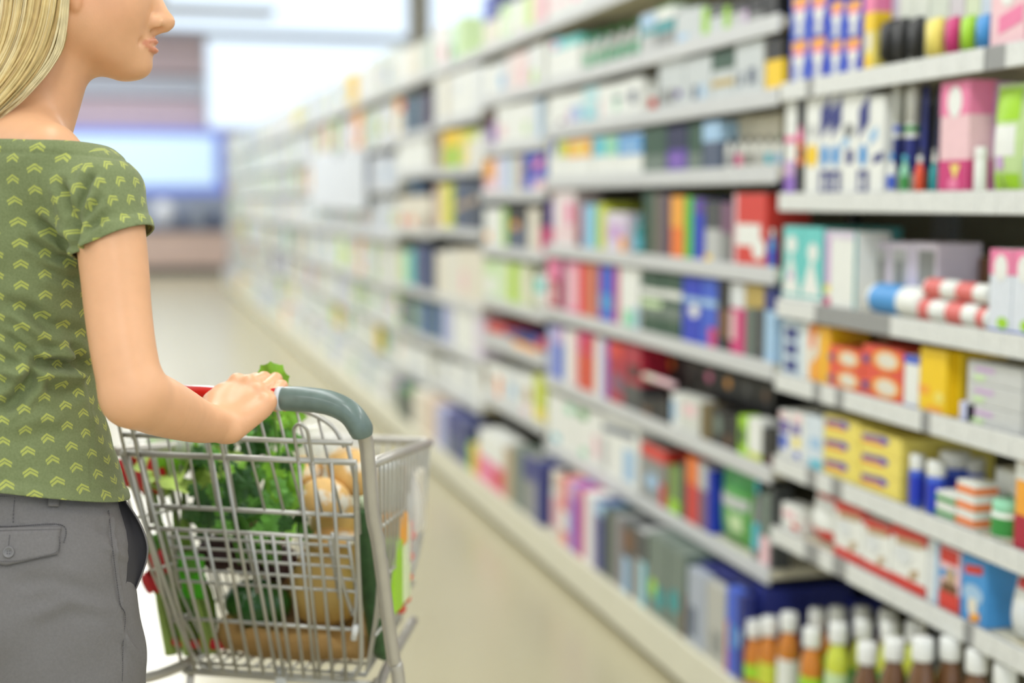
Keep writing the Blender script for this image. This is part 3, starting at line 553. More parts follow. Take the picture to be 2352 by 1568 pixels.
row(SB, 'fourth shelf', Z(1.10), [
 (1252, 1268, 460, 'b', 'dark purple carton', 'purple', 'r:0,0,1,.4,mag'), (1270, 1320, 438, 'b', 'white and pink tall carton', (235, 222, 222), 'r:0,.2,1,.3,lpink;r:.6,.4,.9,.8,pink'), (1322, 1335, 470, 'b', 'slim dark red carton', 'dred', 'r:.4,.3,1,1,crim'), (1337, 1369, 470, 'b', 'pale blue carton', 'lblue', 'r:.6,0,1,1,cyan'), (1371, 1388, 468, 'b', 'slim yellow green carton', 'yg', ''), (1390, 1438, 488, 'b', 'white carton with lilac print', 'lil2', 'r:.1,.3,.9,.7,lilac;r:.7,.0,1,.4,lor', dict(d=.06)),
 (1390, 1440, 466, 'b', 'olive yellow carton behind lilac one', 'yg', '', dict(x=.1)), (1443, 1473, 494, 'bt', 'round teal bottle', 'teal', 'teal|cyan', dict(d=.04)), (1477, 1498, 440, 'b', 'dark green carton', 'dgreen', ''), (1500, 1517, 445, 'b', 'grey brown carton', (120, 112, 100), ''), (1519, 1538, 446, 'b', 'dark mauve carton', (88, 70, 90), ''), (1540, 1569, 450, 'b', 'orange carton', 'orange', 'r:0,.5,1,1,lor'), (1571, 1589, 452, 'b', 'green carton beside orange', (80, 190, 60), ''), (1591, 1615, 455, 'b', 'blue carton beside green', 'royal', 'r:0,.75,1,1,purple'), (1618, 1652, 462, 'b', 'silver carton with black top', 'lgrey', 'r:0,.55,1,1,dgrey;r:.0,.0,.5,.12,yellow'), (1654, 1676, 466, 'b', 'mauve grey carton', 'mauve', 'r:0,0,1,.5,grey'), (1684, 1757, 444, 'b', 'red carton with white panel', 'red', 'r:.1,.28,.85,.58,white;r:.0,0,.1,1,lpink;e:.6,.1,1,.4,white', dict(d=.12)), (1752, 1777, 526, 'bt', 'small blue bottle beside red carton', 'skyb', 'white|blue', dict(d=.03, x=-.0))], gap=.22)
row(SB, 'fifth shelf', Z(.872), [
 (1252, 1286, 594, 'b', 'crimson and pink carton', 'crim', 'r:.0,.6,1,1,pink;r:.3,.1,.7,.5,lpink'), (1288, 1297, 600, 'b', 'slim dark mauve carton', 'mauve', ''), (1299, 1329, 602, 'b', 'pink carton', 'pink', 'r:.2,.1,.8,.9,lpink'), (1331, 1352, 605, 'b', 'orange red carton', (225, 90, 60), ''), (1354, 1373, 606, 'b', 'cream striped red carton', 'red', 'r:.2,0,.7,1,tan'), (1376, 1408, 610, 'b', 'blue carton', 'blue', 'r:0,.2,1,.5,skyb'), (1410, 1420, 612, 'b', 'slim magenta carton', 'mag', ''), (1422, 1467, 615, 'b', 'white carton with mint foot', 'white', 'r:.2,0,.8,.3,mint;r:.8,0,1,.4,lblue'),
 (1472, 1518, 626, 'b', 'dark green carton with white band', 'dgreen', 'r:0,.62,1,.74,white;r:0,.44,1,.56,pgreen;r:0,.28,1,.44,ggrey'), (1520, 1564, 630, 'b', 'dark green carton with white band', 'dgreen', 'r:0,.62,1,.74,white;r:0,.28,1,.5,ggrey'), (1566, 1607, 636, 'b', 'bright blue carton with white disc', 'royal', 'e:.4,.4,.95,.6,white;r:0,.62,1,.7,lblue'), (1609, 1645, 640, 'b', 'blue carton with magenta corner', 'blue', 'r:.5,0,1,.3,mag;r:0,.6,1,.7,lblue'), (1647, 1674, 646, 'b', 'brown black carton', 'black', 'r:0,.2,1,.6,brown'), (1676, 1708, 650, 'b', 'magenta carton with white top', 'mag', 'r:0,.66,1,1,pale;r:.0,.2,.4,.6,lpink'), (1710, 1727, 652, 'b', 'gold topped grey carton', 'ggrey', 'r:0,.68,1,1,gold'), (1729, 1752, 655, 'b', 'slate carton with gold top', 'dgrey', 'r:0,.7,1,1,gold'), (1754, 1779, 660, 'b', 'pale blue carton with navy top', 'lblue', 'r:0,.7,1,1,navy')], gap=.205)
row(SB, 'sixth shelf', Z(.62), [
 (1257, 1275, 748, 'b', 'lilac blue carton', (170, 180, 225), ''), (1276, 1292, 752, 'b', 'blue carton with lilac top', 'blue', 'r:0,.7,1,1,lilac'), (1295, 1324, 758, 'b', 'white carton with pink edge', 'white', 'r:.7,0,1,1,lpink'), (1326, 1363, 765, 'b', 'orange red carton with pink top', (215, 75, 45), 'r:0,.65,1,1,mag;r:.4,.7,1,.9,red'), (1365, 1382, 775, 'b', 'slim white carton', 'white', ''), (1384, 1395, 782, 'b', 'slim lilac carton', 'violet', ''), (1397, 1430, 786, 'b', 'crimson carton with dark print', 'crim', 'r:.3,.2,1,.5,mauve;r:0,.75,1,1,red'), (1432, 1470, 792, 'b', 'crimson carton with dark foot', 'crim', 'r:0,0,1,.4,dgrey;r:.3,.5,.9,.7,black'),
 (1440, 1462, 905, 'b', 'clear grey carton in front', 'lgrey', 'r:.2,.2,.8,.6,ggrey', dict(d=.04)), (1464, 1500, 912, 'b', 'black carton with gold print', 'black', 'r:.4,.1,.8,.5,brown', dict(d=.05)), (1502, 1536, 915, 'b', 'black carton in front line', 'black', '', dict(d=.05)), (1438, 1538, 872, 'rl', 'pale roll with crimson ends', 'lpink', 'cream', dict(d=.03, on=.105)),
 (1541, 1560, 903, 'b', 'white carton with cyan edge', 'white', 'r:0,.2,.6,.8,lblue', dict(d=.05)), (1562, 1606, 912, 'b', 'frosted white carton', (214, 216, 208), 'r:.2,.5,.8,.8,lpink', dict(d=.05)), (1608, 1632, 930, 'b', 'brown gold carton', (110, 95, 55), '', dict(d=.05)), (1634, 1664, 938, 'b', 'dark carton with clear window', 'black', 'e:.2,.3,.8,.85,ggrey', dict(d=.05)), (1666, 1692, 952, 'b', 'black carton beside the lime one', 'black', 'r:0,.1,.4,.4,brown', dict(d=.05)), (1695, 1714, 955, 'b', 'lime carton', 'lime', 'r:.2,.3,.8,.7,dgreen', dict(d=.05)), (1716, 1747, 962, 'b', 'white carton on yellow foot', 'white', 'r:0,0,1,.2,yg', dict(d=.05)), (1750, 1780, 985, 'b', 'black carton at right end', 'black', 'r:.6,0,.8,.3,dred', dict(d=.05))] +
 [(1476+i*43, 1517+i*43, 796+i*14, 'b', 'black display carton with %s sticker, back line' % s, 'black', 'e:.4,.74,.7,.9,%s' % c, dict(x=.09, d=.12)) for i, (s, c) in enumerate((('orange', 'lor'), ('amber', 'orange'), ('grey', 'dgrey'), ('pink', 'pink'), ('yellow', 'lor'), ('slate', 'dgrey'), ('ochre', 'brown')))], gap=.225)
row(SB, 'seventh shelf', Z(.372), [
 (1257, 1318, 912, 'b', 'large white carton with mint spot', 'white', 'e:.7,.75,1,.95,mint;e:.2,.1,.5,.25,cyan', dict(d=.14)), (1320, 1382, 938, 'b', 'large white carton with green dot', 'white', 'e:.1,.75,.5,.95,green;e:.2,.1,.5,.25,mint;r:.7,.2,.9,.6,lpink', dict(d=.14)), (1384, 1466, 965, 'b', 'large white carton with blue print', 'white', 'p:.0,.72,.9,.9,slate;r:.6,.1,.9,.6,lblue;r:.0,.1,.15,.6,lgrey', dict(d=.14)),
 (1472, 1528, 1022, 'b', 'grey picture carton with red top', 'grey', 'r:0,.75,1,1,red;e:.2,.2,.7,.5,lblue;r:.8,0,1,.4,red', dict(d=.09)), (1530, 1560, 1072, 'b', 'olive green carton', (120, 150, 80), 'r:0,0,1,.3,lime;r:0,.0,.2,1,brown', dict(d=.06)), (1562, 1574, 1062, 'b', 'slim dark carton', 'dgrey', ''), (1576, 1600, 1050, 'b', 'red carton with orange top', 'red', 'r:0,.6,1,1,orange', dict(d=.06)), (1602, 1622, 1062, 'b', 'slate carton with silver top', 'mauve', 'r:0,.6,1,1,lgrey', dict(d=.06)), (1624, 1632, 1080, 'b', 'slim blue carton', 'royal', ''), (1634, 1712, 1075, 'po', 'green pouch with dark green top', (95, 165, 80), 'r:.05,.72,.95,.96,green;r:.1,.5,.9,.64,lgrey;r:.5,.2,.8,.42,pgreen', dict(d=.07)), (1714, 1742, 1100, 'bt', 'cyan topped bottle', 'grey', 'cyan|cyan', dict(d=.04)), (1744, 1765, 1130, 'b', 'grey carton with peach corner', 'ggrey', 'r:0,0,1,.4,lpink', dict(d=.05)), (1767, 1787, 1120, 'b', 'black and silver carton', 'dgrey', 'r:0,.3,1,.5,silver', dict(d=.05))], gap=.225)
BX = 1.405
row(SB, 'base shelf', .136, [
 (1076, 1086, 1018, 'b', 'slim lime pack', 'lime', ''), (1087, 1098, 1022, 'b', 'slim orange pack', 'lor', ''), (1100, 1156, 1000, 'b', 'white pack with pink foot', 'white', 'r:0,0,1,.5,pink;r:.6,.1,1,.4,red'), (1158, 1176, 1035, 'b', 'tan pack', 'tan', ''), (1177, 1200, 1018, 'b', 'olive grey pack', 'ggrey', ''), (1201, 1228, 1022, 'b', 'grey pack with navy top', 'grey', 'r:0,.6,1,1,navy'), (1229, 1246, 1030, 'b', 'navy pack', 'navy', ''),
 (1208, 1248, 1040, 'jr', 'white jar', 'white', 'white|pale', dict(x=-.0, d=.05)), (1250, 1284, 1068, 'jr', 'white jar with pink label', 'white', 'cream|lpink', dict(d=.05)), (1286, 1304, 1090, 'b', 'salmon carton', (235, 150, 140), 'r:0,.2,1,.5,white', dict(d=.16)), (1306, 1326, 1100, 'b', 'violet carton', 'violet', 'r:0,.8,1,1,lilac', dict(d=.16)), (1328, 1340, 1116, 'b', 'magenta carton', 'mag', '', dict(d=.16)), (1342, 1364, 1134, 'b', 'white carton', 'white', 'r:.6,0,1,1,lil2', dict(d=.16)), (1366, 1384, 1150, 'b', 'blue carton with pale top', 'navy', 'r:0,.8,1,1,lblue', dict(d=.16)),
 (1386, 1406, 1172, 'b', 'dark green grey carton', (70, 82, 72), '', dict(d=.16)), (1408, 1428, 1186, 'b', 'grey carton with pink stripe', 'grey', 'r:.7,0,.9,1,mauve', dict(d=.16)), (1430, 1456, 1200, 'b', 'dark carton with blue corner', 'dgrey', 'r:0,.0,.6,.5,lblue;r:0,.6,1,.9,brown', dict(d=.16)), (1458, 1482, 1218, 'b', 'silver blue carton', 'lgrey', 'r:.6,0,1,.7,cyan;r:0,.6,1,1,dgrey', dict(d=.16)), (1486, 1530, 1232, 'b', 'olive grey carton with lime spot', 'ggrey', 'e:.1,.2,.5,.45,lime;e:.4,.1,.9,.4,teal', dict(d=.18)), (1532, 1572, 1262, 'b', 'grey carton with teal print', 'ggrey', 'e:.1,.2,.7,.5,teal;r:.8,0,1,.5,brown', dict(d=.18)),
 (1578, 1618, 1310, 'b', 'silver blue magazine pack', (170, 178, 192), 'r:.1,.1,.5,.5,slate', dict(d=.03)), (1620, 1664, 1342, 'b', 'silver magazine pack', (185, 185, 178), 'r:.3,.1,.8,.4,grey', dict(d=.03)), (1666, 1690, 1350, 'b', 'blue pack with red edge', 'blue', 'r:0,0,.2,.6,red;r:.3,.3,.8,.6,skyb', dict(d=.03)), (1692, 1712, 1368, 'b', 'navy pack beside the bottles', 'navy', 'r:.2,.4,.8,.6,lblue', dict(d=.03)),
 (1590, 1632, 1292, 'b', 'deep blue carton in the back line', (50, 56, 122), '', dict(x=.04, d=.24)), (1636, 1676, 1310, 'b', 'deep blue carton in the back line', (50, 56, 122), '', dict(x=.045, d=.24)), (1680, 1718, 1330, 'b', 'deep blue carton in the back line', (42, 48, 105), '', dict(x=.05, d=.24)), (1722, 1752, 1345, 'b', 'navy carton in the back line', 'navy', '', dict(x=.06, d=.24))], X=BX, gap=.23)
# ================================================================ fourth bay
FB = 'fourth bay'
row(FB, 'top shelf', Z(1.905), [(1062, 1078, 30, 'b', 'pale green carton', 'pgreen', 'r:0,0,1,.4,mint'), (1080, 1102, 22, 'b', 'mint carton', (190, 222, 205), ''), (1104, 1124, -5, 'b', 'cream carton with blue top', 'cream', 'r:0,.5,1,1,blue'), (1126, 1146, -5, 'b', 'cream carton with blue top', 'cream', 'r:0,.55,1,1,navy'), (1148, 1176, 10, 'b', 'white green carton', 'pgreen', 'e:.2,.2,.8,.6,white'), (1178, 1200, 0, 'b', 'white carton with pink dot', 'white', 'e:.3,.1,.7,.3,lpink'), (1202, 1224, -12, 'b', 'pale lime carton', (205, 228, 150), ''), (1226, 1246, -20, 'b', 'pink white carton', 'lpink', '')])
row(FB, 'second shelf', Z(1.69), [(1113, 1138, 150, 'b', 'white carton', 'white', ''), (1139, 1164, 140, 'b', 'pale blue white carton', 'pale', 'r:.3,.2,.9,.6,lblue'), (1166, 1188, 125, 'b', 'blush carton', (235, 220, 216), ''), (1189, 1212, 118, 'b', 'blush carton', (238, 215, 210), 'r:.2,.2,.8,.6,lpink'), (1213, 1230, 108, 'b', 'pale carton with lime foot', 'pale', 'r:.5,0,1,.4,lime'), (1231, 1247, 100, 'b', 'white carton', 'white', '')], gap=.21)
row(FB, 'third shelf', Z(1.486), [(1112, 1138, 255, 'sp', 'lilac spray can with mauve cap', 'lilac', 'mauve|violet', dict(d=.05)), (1140, 1166, 240, 'b', 'white carton with blush print', 'white', 'r:.2,.2,.8,.5,lpink'), (1167, 1194, 238, 'b', 'white carton', 'white', ''), (1195, 1220, 234, 'b', 'white carton with mint print', 'white', 'r:.3,.2,.8,.5,pgreen'), (1221, 1246, 230, 'b', 'pale blue white carton', 'pale', 'r:.6,0,1,1,lblue')], gap=.2)
row(FB, 'fourth shelf', Z(1.298), [(1112, 1134, 366, 'b', 'amber carton with pink foot', 'lor', 'r:0,0,1,.4,lpink'), (1136, 1156, 360, 'b', 'lilac white carton', 'lil2', ''), (1157, 1176, 358, 'b', 'pale blue carton', (200, 215, 235), 'r:.6,0,1,1,lblue'), (1178, 1200, 358, 'b', 'cream carton', 'cream', 'r:.6,0,1,1,tan'), (1202, 1222, 352, 'b', 'royal blue carton', 'blue', 'p:.3,.4,1,.8,navy'), (1224, 1247, 350, 'b', 'blue carton with pink stripe', 'blue', 'p:.1,.5,1,.9,pink;r:0,0,1,.3,lpink')], gap=.185)
row(FB, 'fifth shelf', Z(1.07), [(1112, 1130, 478, 'b', 'white carton with salmon spot', 'white', 'e:.2,.1,.8,.4,lor'), (1132, 1150, 478, 'b', 'white carton', 'white', ''), (1152, 1164, 478, 'b', 'lime carton', 'lime', 'r:0,0,.5,1,pgreen'), (1166, 1210, 472, 'b', 'slate carton with dark top', 'slate', 'r:0,.6,1,1,black;e:.2,.45,.6,.65,lor', dict(d=.12)), (1212, 1238, 478, 'b', 'cream carton', 'cream', ''), (1240, 1249, 480, 'b', 'magenta carton with black top', 'mag', 'r:0,.6,1,1,black')], gap=.21)
row(FB, 'sixth shelf', Z(.85), [(1112, 1142, 598, 'b', 'pale green carton', 'pgreen', 'r:.1,.1,.9,.6,white'), (1143, 1168, 600, 'b', 'pale green carton', (212, 232, 190), ''), (1169, 1190, 606, 'b', 'lime striped carton', 'lime', 'r:0,.0,.4,1,yg'), (1191, 1216, 608, 'b', 'pale cream green carton', (222, 228, 190), 'r:.3,.2,.8,.8,cream'), (1218, 1248, 625, 'po', 'white pouch with teal print', 'white', 'r:.2,.5,.9,.8,turq', dict(d=.05))], gap=.2)
row(FB, 'seventh shelf', Z(.68), [(1118, 1148, 744, 'b', 'red lidded tray', 'red', 'r:0,0,1,.45,lgrey', dict(d=.2)), (1149, 1178, 752, 'b', 'red and blue tray', (225, 80, 70), 'r:0,0,1,.5,lgrey;r:.4,.6,1,1,navy', dict(d=.2)), (1179, 1208, 760, 'b', 'navy tray', 'navy', 'r:0,0,1,.45,lor', dict(d=.2)), (1209, 1234, 770, 'b', 'navy tray with amber foot', 'navy', 'r:0,0,1,.45,lor;r:.6,.6,1,1,blue', dict(d=.2)), (1235, 1249, 778, 'b', 'red tray end', 'red', 'r:0,0,1,.4,lgrey', dict(d=.2))], gap=.14)
row(FB, 'eighth shelf', Z(.43), [(1110, 1134, 836, 'b', 'white carton with brown stripe', 'white', 'r:0,.2,.4,.8,brown'), (1136, 1160, 842, 'b', 'white carton with orange stripe', 'white', 'r:.2,.1,.6,.7,orange'), (1162, 1192, 850, 'b', 'grey white carton', 'pale', 'r:.3,.3,.8,.6,lblue'), (1194, 1224, 860, 'b', 'white carton with tan print', 'white', 'e:.3,.3,.9,.7,tan;r:.2,.0,.7,.2,lpink'), (1226, 1249, 862, 'b', 'yellow green carton', 'yg', 'r:0,0,1,.3,lyel')], gap=.22)
# ================================================================ fifth and sixth bays
VB = 'fifth bay'
row(VB, 'top shelf', Z(1.90), [(988, 1008, 60, 'b', 'white carton', 'white', ''), (1009, 1028, 66, 'b', 'pale pink carton', (236, 224, 222), 'e:.3,.2,.8,.5,pink'), (1030, 1046, 60, 'b', 'mint carton', (190, 220, 200), 'e:.2,.1,.8,.5,green'), (1047, 1062, 40, 'b', 'green white carton', 'pgreen', '')])
row(VB, 'second shelf', Z(1.645), [(990, 1016, 178, 'b', 'white carton', 'white', ''), (1017, 1032, 172, 'b', 'cream carton', 'cream', 'r:.6,0,1,1,beige'), (1034, 1066, 165, 'b', 'white carton', 'white', 'r:.2,.5,.8,.8,pale'), (1068, 1088, 155, 'b', 'white carton', 'white', ''), (1090, 1110, 150, 'b', 'pale carton', 'pale', '')], gap=.23)
row(VB, 'third shelf', Z(1.41), [(986, 1000, 312, 'b', 'dark green carton', (95, 125, 120), ''), (1002, 1016, 306, 'b', 'taupe carton', (160, 140, 130), ''), (1018, 1038, 302, 'b', 'yellow carton', 'yg', 'r:0,.6,1,1,yellow'), (1040, 1052, 300, 'b', 'green carton', (90, 190, 70), 'r:0,.6,1,1,yellow'), (1054, 1070, 300, 'b', 'yellow cream carton', 'lyel', ''), (1072, 1092, 298, 'b', 'cream carton with olive top', 'cream', 'r:0,.7,1,1,yg'), (1094, 1110, 300, 'b', 'white carton', 'white', '')], gap=.2)
row(VB, 'fourth shelf', Z(1.13), [(990, 1012, 425, 'b', 'tan pink carton', (220, 195, 180), ''), (1014, 1040, 422, 'b', 'yellow lime carton', 'yg', 'r:0,0,.5,1,lyel'), (1043, 1074, 416, 'b', 'slate carton', 'slate', 'p:.1,.4,.9,.6,tan', dict(d=.14)), (1075, 1106, 416, 'b', 'dark slate carton', (66, 76, 92), 'p:.1,.5,.7,.7,tan', dict(d=.14))], gap=.25)
row(VB, 'fifth shelf', Z(.80), [(988, 1022, 578, 'b', 'cream carton', 'cream', ''), (1023, 1050, 574, 'b', 'white cream carton', (228, 226, 214), ''), (1051, 1080, 572, 'b', 'cream carton with salmon print', 'cream', 'r:.3,.2,.7,.6,lpink'), (1081, 1110, 572, 'b', 'cream carton', 'cream', '')], gap=.3)
row(VB, 'sixth shelf', Z(.57), [(996, 1018, 698, 'b', 'grey green carton', (120, 145, 140), 'r:.6,0,1,1,blue'), (1020, 1040, 704, 'b', 'lilac blue carton', (185, 190, 220), ''), (1042, 1064, 706, 'b', 'white carton', 'white', ''), (1066, 1088, 708, 'b', 'white carton', 'white', ''), (1090, 1110, 712, 'b', 'lilac white carton', 'lil2', '')], gap=.2)
row(VB, 'seventh shelf', Z(.36), [(990, 1012, 826, 'b', 'white carton', 'white', ''), (1014, 1036, 830, 'b', 'grey white carton', 'pale', 'r:.2,.3,.6,.7,lgrey'), (1038, 1060, 834, 'b', 'white carton', 'white', ''), (1062, 1084, 838, 'b', 'grey white carton', 'pale', ''), (1086, 1106, 842, 'b', 'white carton', 'white', '')], gap=.18)
row('far dark base', 'base shelf', .136, [(913, 925, 800, 'b', 'dark green pack with purple top', (60, 90, 65), 'r:0,.8,1,1,violet', dict(d=.12)), (926, 946, 805, 'b', 'black pack with green top', (60, 68, 62), 'r:0,.75,1,1,green', dict(d=.12)), (948, 972, 822, 'b', 'cream pack', 'cream', '', dict(d=.12)), (974, 1000, 835, 'b', 'peach cream pack', (226, 205, 185), '', dict(d=.12)), (1002, 1026, 940, 'b', 'lilac blue pack', (170, 175, 215), ''), (1027, 1048, 935, 'b', 'navy pack', 'navy', 'r:0,0,1,.5,slate'), (1050, 1072, 945, 'b', 'slate navy pack', (70, 78, 130), '')], X=BX, gap=.2)
XB = 'sixth bay'
row(XB, 'top shelf', Z(1.90), [(914, 936, 118, 'b', 'white carton', 'white', ''), (938, 962, 105, 'b', 'white cream carton', 'cream', ''), (964, 986, 92, 'b', 'pale grey green carton', (205, 214, 205), '')])
row(XB, 'second shelf', Z(1.62), [(908, 926, 232, 'b', 'white carton with orange top', 'white', 'r:0,.7,1,1,orange'), (928, 944, 224, 'b', 'slate blue carton', 'slate', ''), (946, 962, 220, 'b', 'teal grey carton', (80, 115, 130), ''), (964, 986, 214, 'b', 'dark mauve carton', (90, 85, 105), '')], gap=.22)
row(XB, 'third shelf', Z(1.42), [(906, 930, 318, 'b', 'white carton', 'white', ''), (931, 956, 314, 'b', 'white carton', 'white', ''), (957, 984, 310, 'b', 'white carton', 'white', '')], gap=.17)
row(XB, 'fourth shelf', Z(1.11), [(912, 935, 452, 'b', 'white carton with red dot', 'cream', 'e:.3,.1,.9,.4,red'), (936, 960, 450, 'b', 'cream carton with orange dot', 'cream', 'e:.2,.1,.7,.4,orange'), (962, 988, 450, 'b', 'cream carton with brown corner', 'cream', 'r:.5,.0,1,.4,brown'), (914, 986, 420, 'b', 'wide dark blue box on top', 'dnavy', 'r:0,.3,.5,1,skyb', dict(x=.08, yb=450))], gap=.28)
row(XB, 'fifth shelf', Z(.80), [(918, 932, 580, 'b', 'lime white carton', (215, 230, 170), ''), (934, 950, 575, 'b', 'teal carton', 'turq', ''), (952, 986, 565, 'b', 'navy slate carton', (70, 84, 125), '', dict(d=.14))], gap=.28)
row(XB, 'sixth shelf', Z(.56), [(920, 940, 690, 'b', 'slate blue pack', 'slate', ''), (942, 962, 694, 'b', 'green grey pack', (120, 150, 130), ''), (964, 986, 698, 'b', 'blue grey pack', (90, 120, 160), '')], gap=.2)
row(XB, 'seventh shelf', Z(.34), [(925, 944, 790, 'b', 'white pack', 'white', ''), (946, 966, 798, 'b', 'white pack', 'pale', ''), (968, 986, 806, 'b', 'white pack', 'white', '')], gap=.19)
# ================================================================ the bays beyond, carton colours paled to stand in for haze: past three hundred cartons, as one object
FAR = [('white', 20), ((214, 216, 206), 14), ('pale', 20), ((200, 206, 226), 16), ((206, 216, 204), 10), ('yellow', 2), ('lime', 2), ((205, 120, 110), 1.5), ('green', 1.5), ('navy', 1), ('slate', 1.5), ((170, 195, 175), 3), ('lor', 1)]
rf = random.Random(11); fb = MB()
for bi in range(6, len(BAYS)):
    bn, y0, y1, rails = BAYS[bi]; zs = [Z(z) for z in rails]+[.136]
    for si, zt in enumerate(zs):
        y = y1-.012; top = (2.18 if si == 0 else zs[si-1]-.045)
        while y > y0+.06:
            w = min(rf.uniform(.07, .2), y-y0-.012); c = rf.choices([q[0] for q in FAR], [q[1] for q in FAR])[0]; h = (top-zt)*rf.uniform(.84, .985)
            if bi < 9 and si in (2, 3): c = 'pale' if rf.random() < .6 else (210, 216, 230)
            X = (BX if si == len(zs)-1 else XF+.012)+rf.uniform(0, .03)
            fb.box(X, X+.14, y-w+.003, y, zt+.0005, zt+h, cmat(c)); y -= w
            if rf.random() < .5:
                fb.add([(X-.0006, y+w*.85, zt+h*.3), (X-.0006, y+w*.15, zt+h*.3), (X-.0006, y+w*.15, zt+h*.6), (X-.0006, y+w*.85, zt+h*.6)], [(0, 1, 2, 3)], cmat(rf.choice(('white', 'lil2', 'beige', 'mint', 'lblue', 'lpink', 'yg'))))
tag(fb.build('carton_rows'), 'rows of blurred cartons with haze painted into their colours, far along the aisle', 'boxes', None, 'stuff')
for k, (y0, y1, z0, z1) in enumerate(((8.45, 9.7, 1.235, 1.60), (9.72, 11.0, 1.24, 1.66))):
    b = MB(); b.box(0, .02, y0, y1, z0, z1, mat('display_board', (216, 221, 228), rough=.5, var=.02, vs=4), .004)
    tag(b.build('display_board', None, (XF-.03, 0, 0)), 'plain white display board on the far shelf fronts, %s one' % ('nearer', 'farther')[k], 'board', 'display boards')
# ================================================================ shopping trolley
CH = math.radians(11.6); CARTO = rdz(-.356, 1.733, 0); CARTROT = -(YAW+CH)
_UX = _R*math.cos(CH) - _FH*math.sin(CH); _VX = _R*math.sin(CH) + _FH*math.cos(CH)
def cloc(P): q = Vector(P)-CARTO; return Vector((q.dot(_UX), q.dot(_VX), q.z))
def cworld(c): return CARTO + _UX*c[0] + _VX*c[1] + Vector((0, 0, c[2]))
def cl(px, py, v):                       # pixel on the trolley's plane "v metres ahead of the gate"
    r = ray(px, py); c = cloc(_CAM); d = Vector((r.dot(_UX), r.dot(_VX), r.z)); t = (v-c.y)/d.y; return c+d*t
m_wire = mat('galvanised_wire', (190, 188, 180), rough=.38, metal=.55, spec=.6, var=.04, vs=40)
m_tube = mat('steel_tube', (188, 184, 176), rough=.35, metal=.5, spec=.6, var=.05, vs=30)
m_redh = mat('red_handle', (205, 20, 18), rough=.28, coat=.4)
m_grip = mat('grey_green_grip', (104, 122, 116), rough=.36, coat=.2, var=.12, vs=60)
m_blkp = mat('black_plastic', (40, 40, 42), rough=.5); m_rub = mat('grey_rubber', (92, 92, 95), rough=.7)
cart = thing('shopping_trolley', 'small wire shopping trolley with red handle, pushed by the woman', 'trolley', CARTO, CARTROT)
gv = lambda w: .383*(.968-w)
UPR = [(.187, -.07, 1.030), (.190, -.05, 1.0), (.187, -.02, .906), (.189, 0, .855), (.191, .05, .701), (.196, .06, .657), (.205, .10, .40), (.21, .12, .16)]
for s in (1, -1):
    b = MB(); b.tube(smooth_path([(s*u, v, w) for u, v, w in UPR], 6), .0092, m_tube, 12); b.build('upright_tube', cart)
    g = [(.088, -.07, 1.057), (.118, -.07, 1.0572), (.150, -.07, 1.0535), (.174, -.07, 1.043), (.187, -.068, 1.026), (.1895, -.065, 1.014)]
    P = smooth_path([(s*u, v, w) for u, v, w in g], 7); n = len(P)
    b = MB(); b.tube(P, [.0135 + .0018*min(1, i/2) - .003*max(0, (i-n+6)/6) for i in range(n)], m_grip, 18); b.build('grip', cart)
    b = MB(); b.tube([(s*.083, -.07, 1.057), (s*.089, -.07, 1.057)], .0152, mat('pale_collar', (205, 208, 210), rough=.4), 18); b.build('grip_collar', cart)
b = MB(); b.tube([(-.084, -.07, 1.057), (.084, -.07, 1.057)], .0132, m_redh, 20); b.build('handle', cart)
# gate at the back of the basket
G = lambda u, w, dv=0: (u, gv(w)+dv, w)
b = MB()
b.tube([G(-.165, .9665), G(.160, .9665)], .0042, m_wire, 8)
for w, r in ((.8555, .0032), (.7135, .003)): b.tube([G(-.160+(.9665-w)*.06, w), G(.150-(.9665-w)*.07, w)], r, m_wire, 8)
ring = [G(-.165, .9665), G(-.150, .80), G(-.136, .69), G(-.125, .645), G(-.10, .630), G(0, .629), G(.095, .632), G(.118, .645), G(.129, .69), G(.144, .84), G(.158, .9665)]
b.tube(smooth_path(ring, 6), .0036, m_wire, 8)
b.tube([G(-.15, .6225, .003), G(.135, .6225, .003)], .0052, m_wire, 8)
for u0, w0, u1 in ((-.1587, .9665, -.1466), (-.1411, .9665, -.1277), (-.11, .8555, -.103), (-.0895, .8555, -.0845), (-.068, .8555, -.064), (-.0367, .9665, -.0437), (-.0195, .9665, -.0232), (-.003, .8555, -.004), (.0286, .8555, .0186), (.049, .8555, .037), (.068, .8555, .0535), (.0831, .9665, .0609), (.1022, .9665, .0799), (.1275, .9665, .0996), (.012, .8555, .007)):
    b.tube([G(u0, w0, -.003), G(u1, .629, -.003)], .0026, m_wire, 7)
for ua, ub in ((.0831, .1022), (-.0367, -.0195), (-.1587, -.1411)):             # looped tops of the long wire pairs
    um = (ua+ub)/2; b.tube(smooth_path([G(ua, .962, -.003), G(ua+.0, 1.0, -.003), G(ua+.002, 1.012, -.003), G(um, 1.018, -.003), G(ub-.002, 1.012, -.003), G(ub, 1.0, -.003), G(ub, .962, -.003)], 5), .0024, m_wire, 7)
b.build('gate', cart)
b = MB()                                                                         # folded child seat panel behind the gate
dv = .035
b.tube([G(-.160, .9935, .0), G(.158, .9935, .0)], .0036, m_wire, 8)
arch = [(-.15, .985), (-.145, 1.005), (-.125, 1.022), (-.09, 1.030), (0, 1.034), (.07, 1.033), (.10, 1.027), (.128, 1.011), (.144, .985)]
b.tube(smooth_path([(u, .004, w) for u, w in arch], 6), .0034, m_wire, 8)
for s in (1, -1): b.tube([(s*.147, .004, .99), (s*.150, .03, .93), (s*.148, .045, .862)], .003, m_wire, 7)
b.tube([(-.15, .045, .886), (.148, .045, .886)], .0034, m_wire, 8)
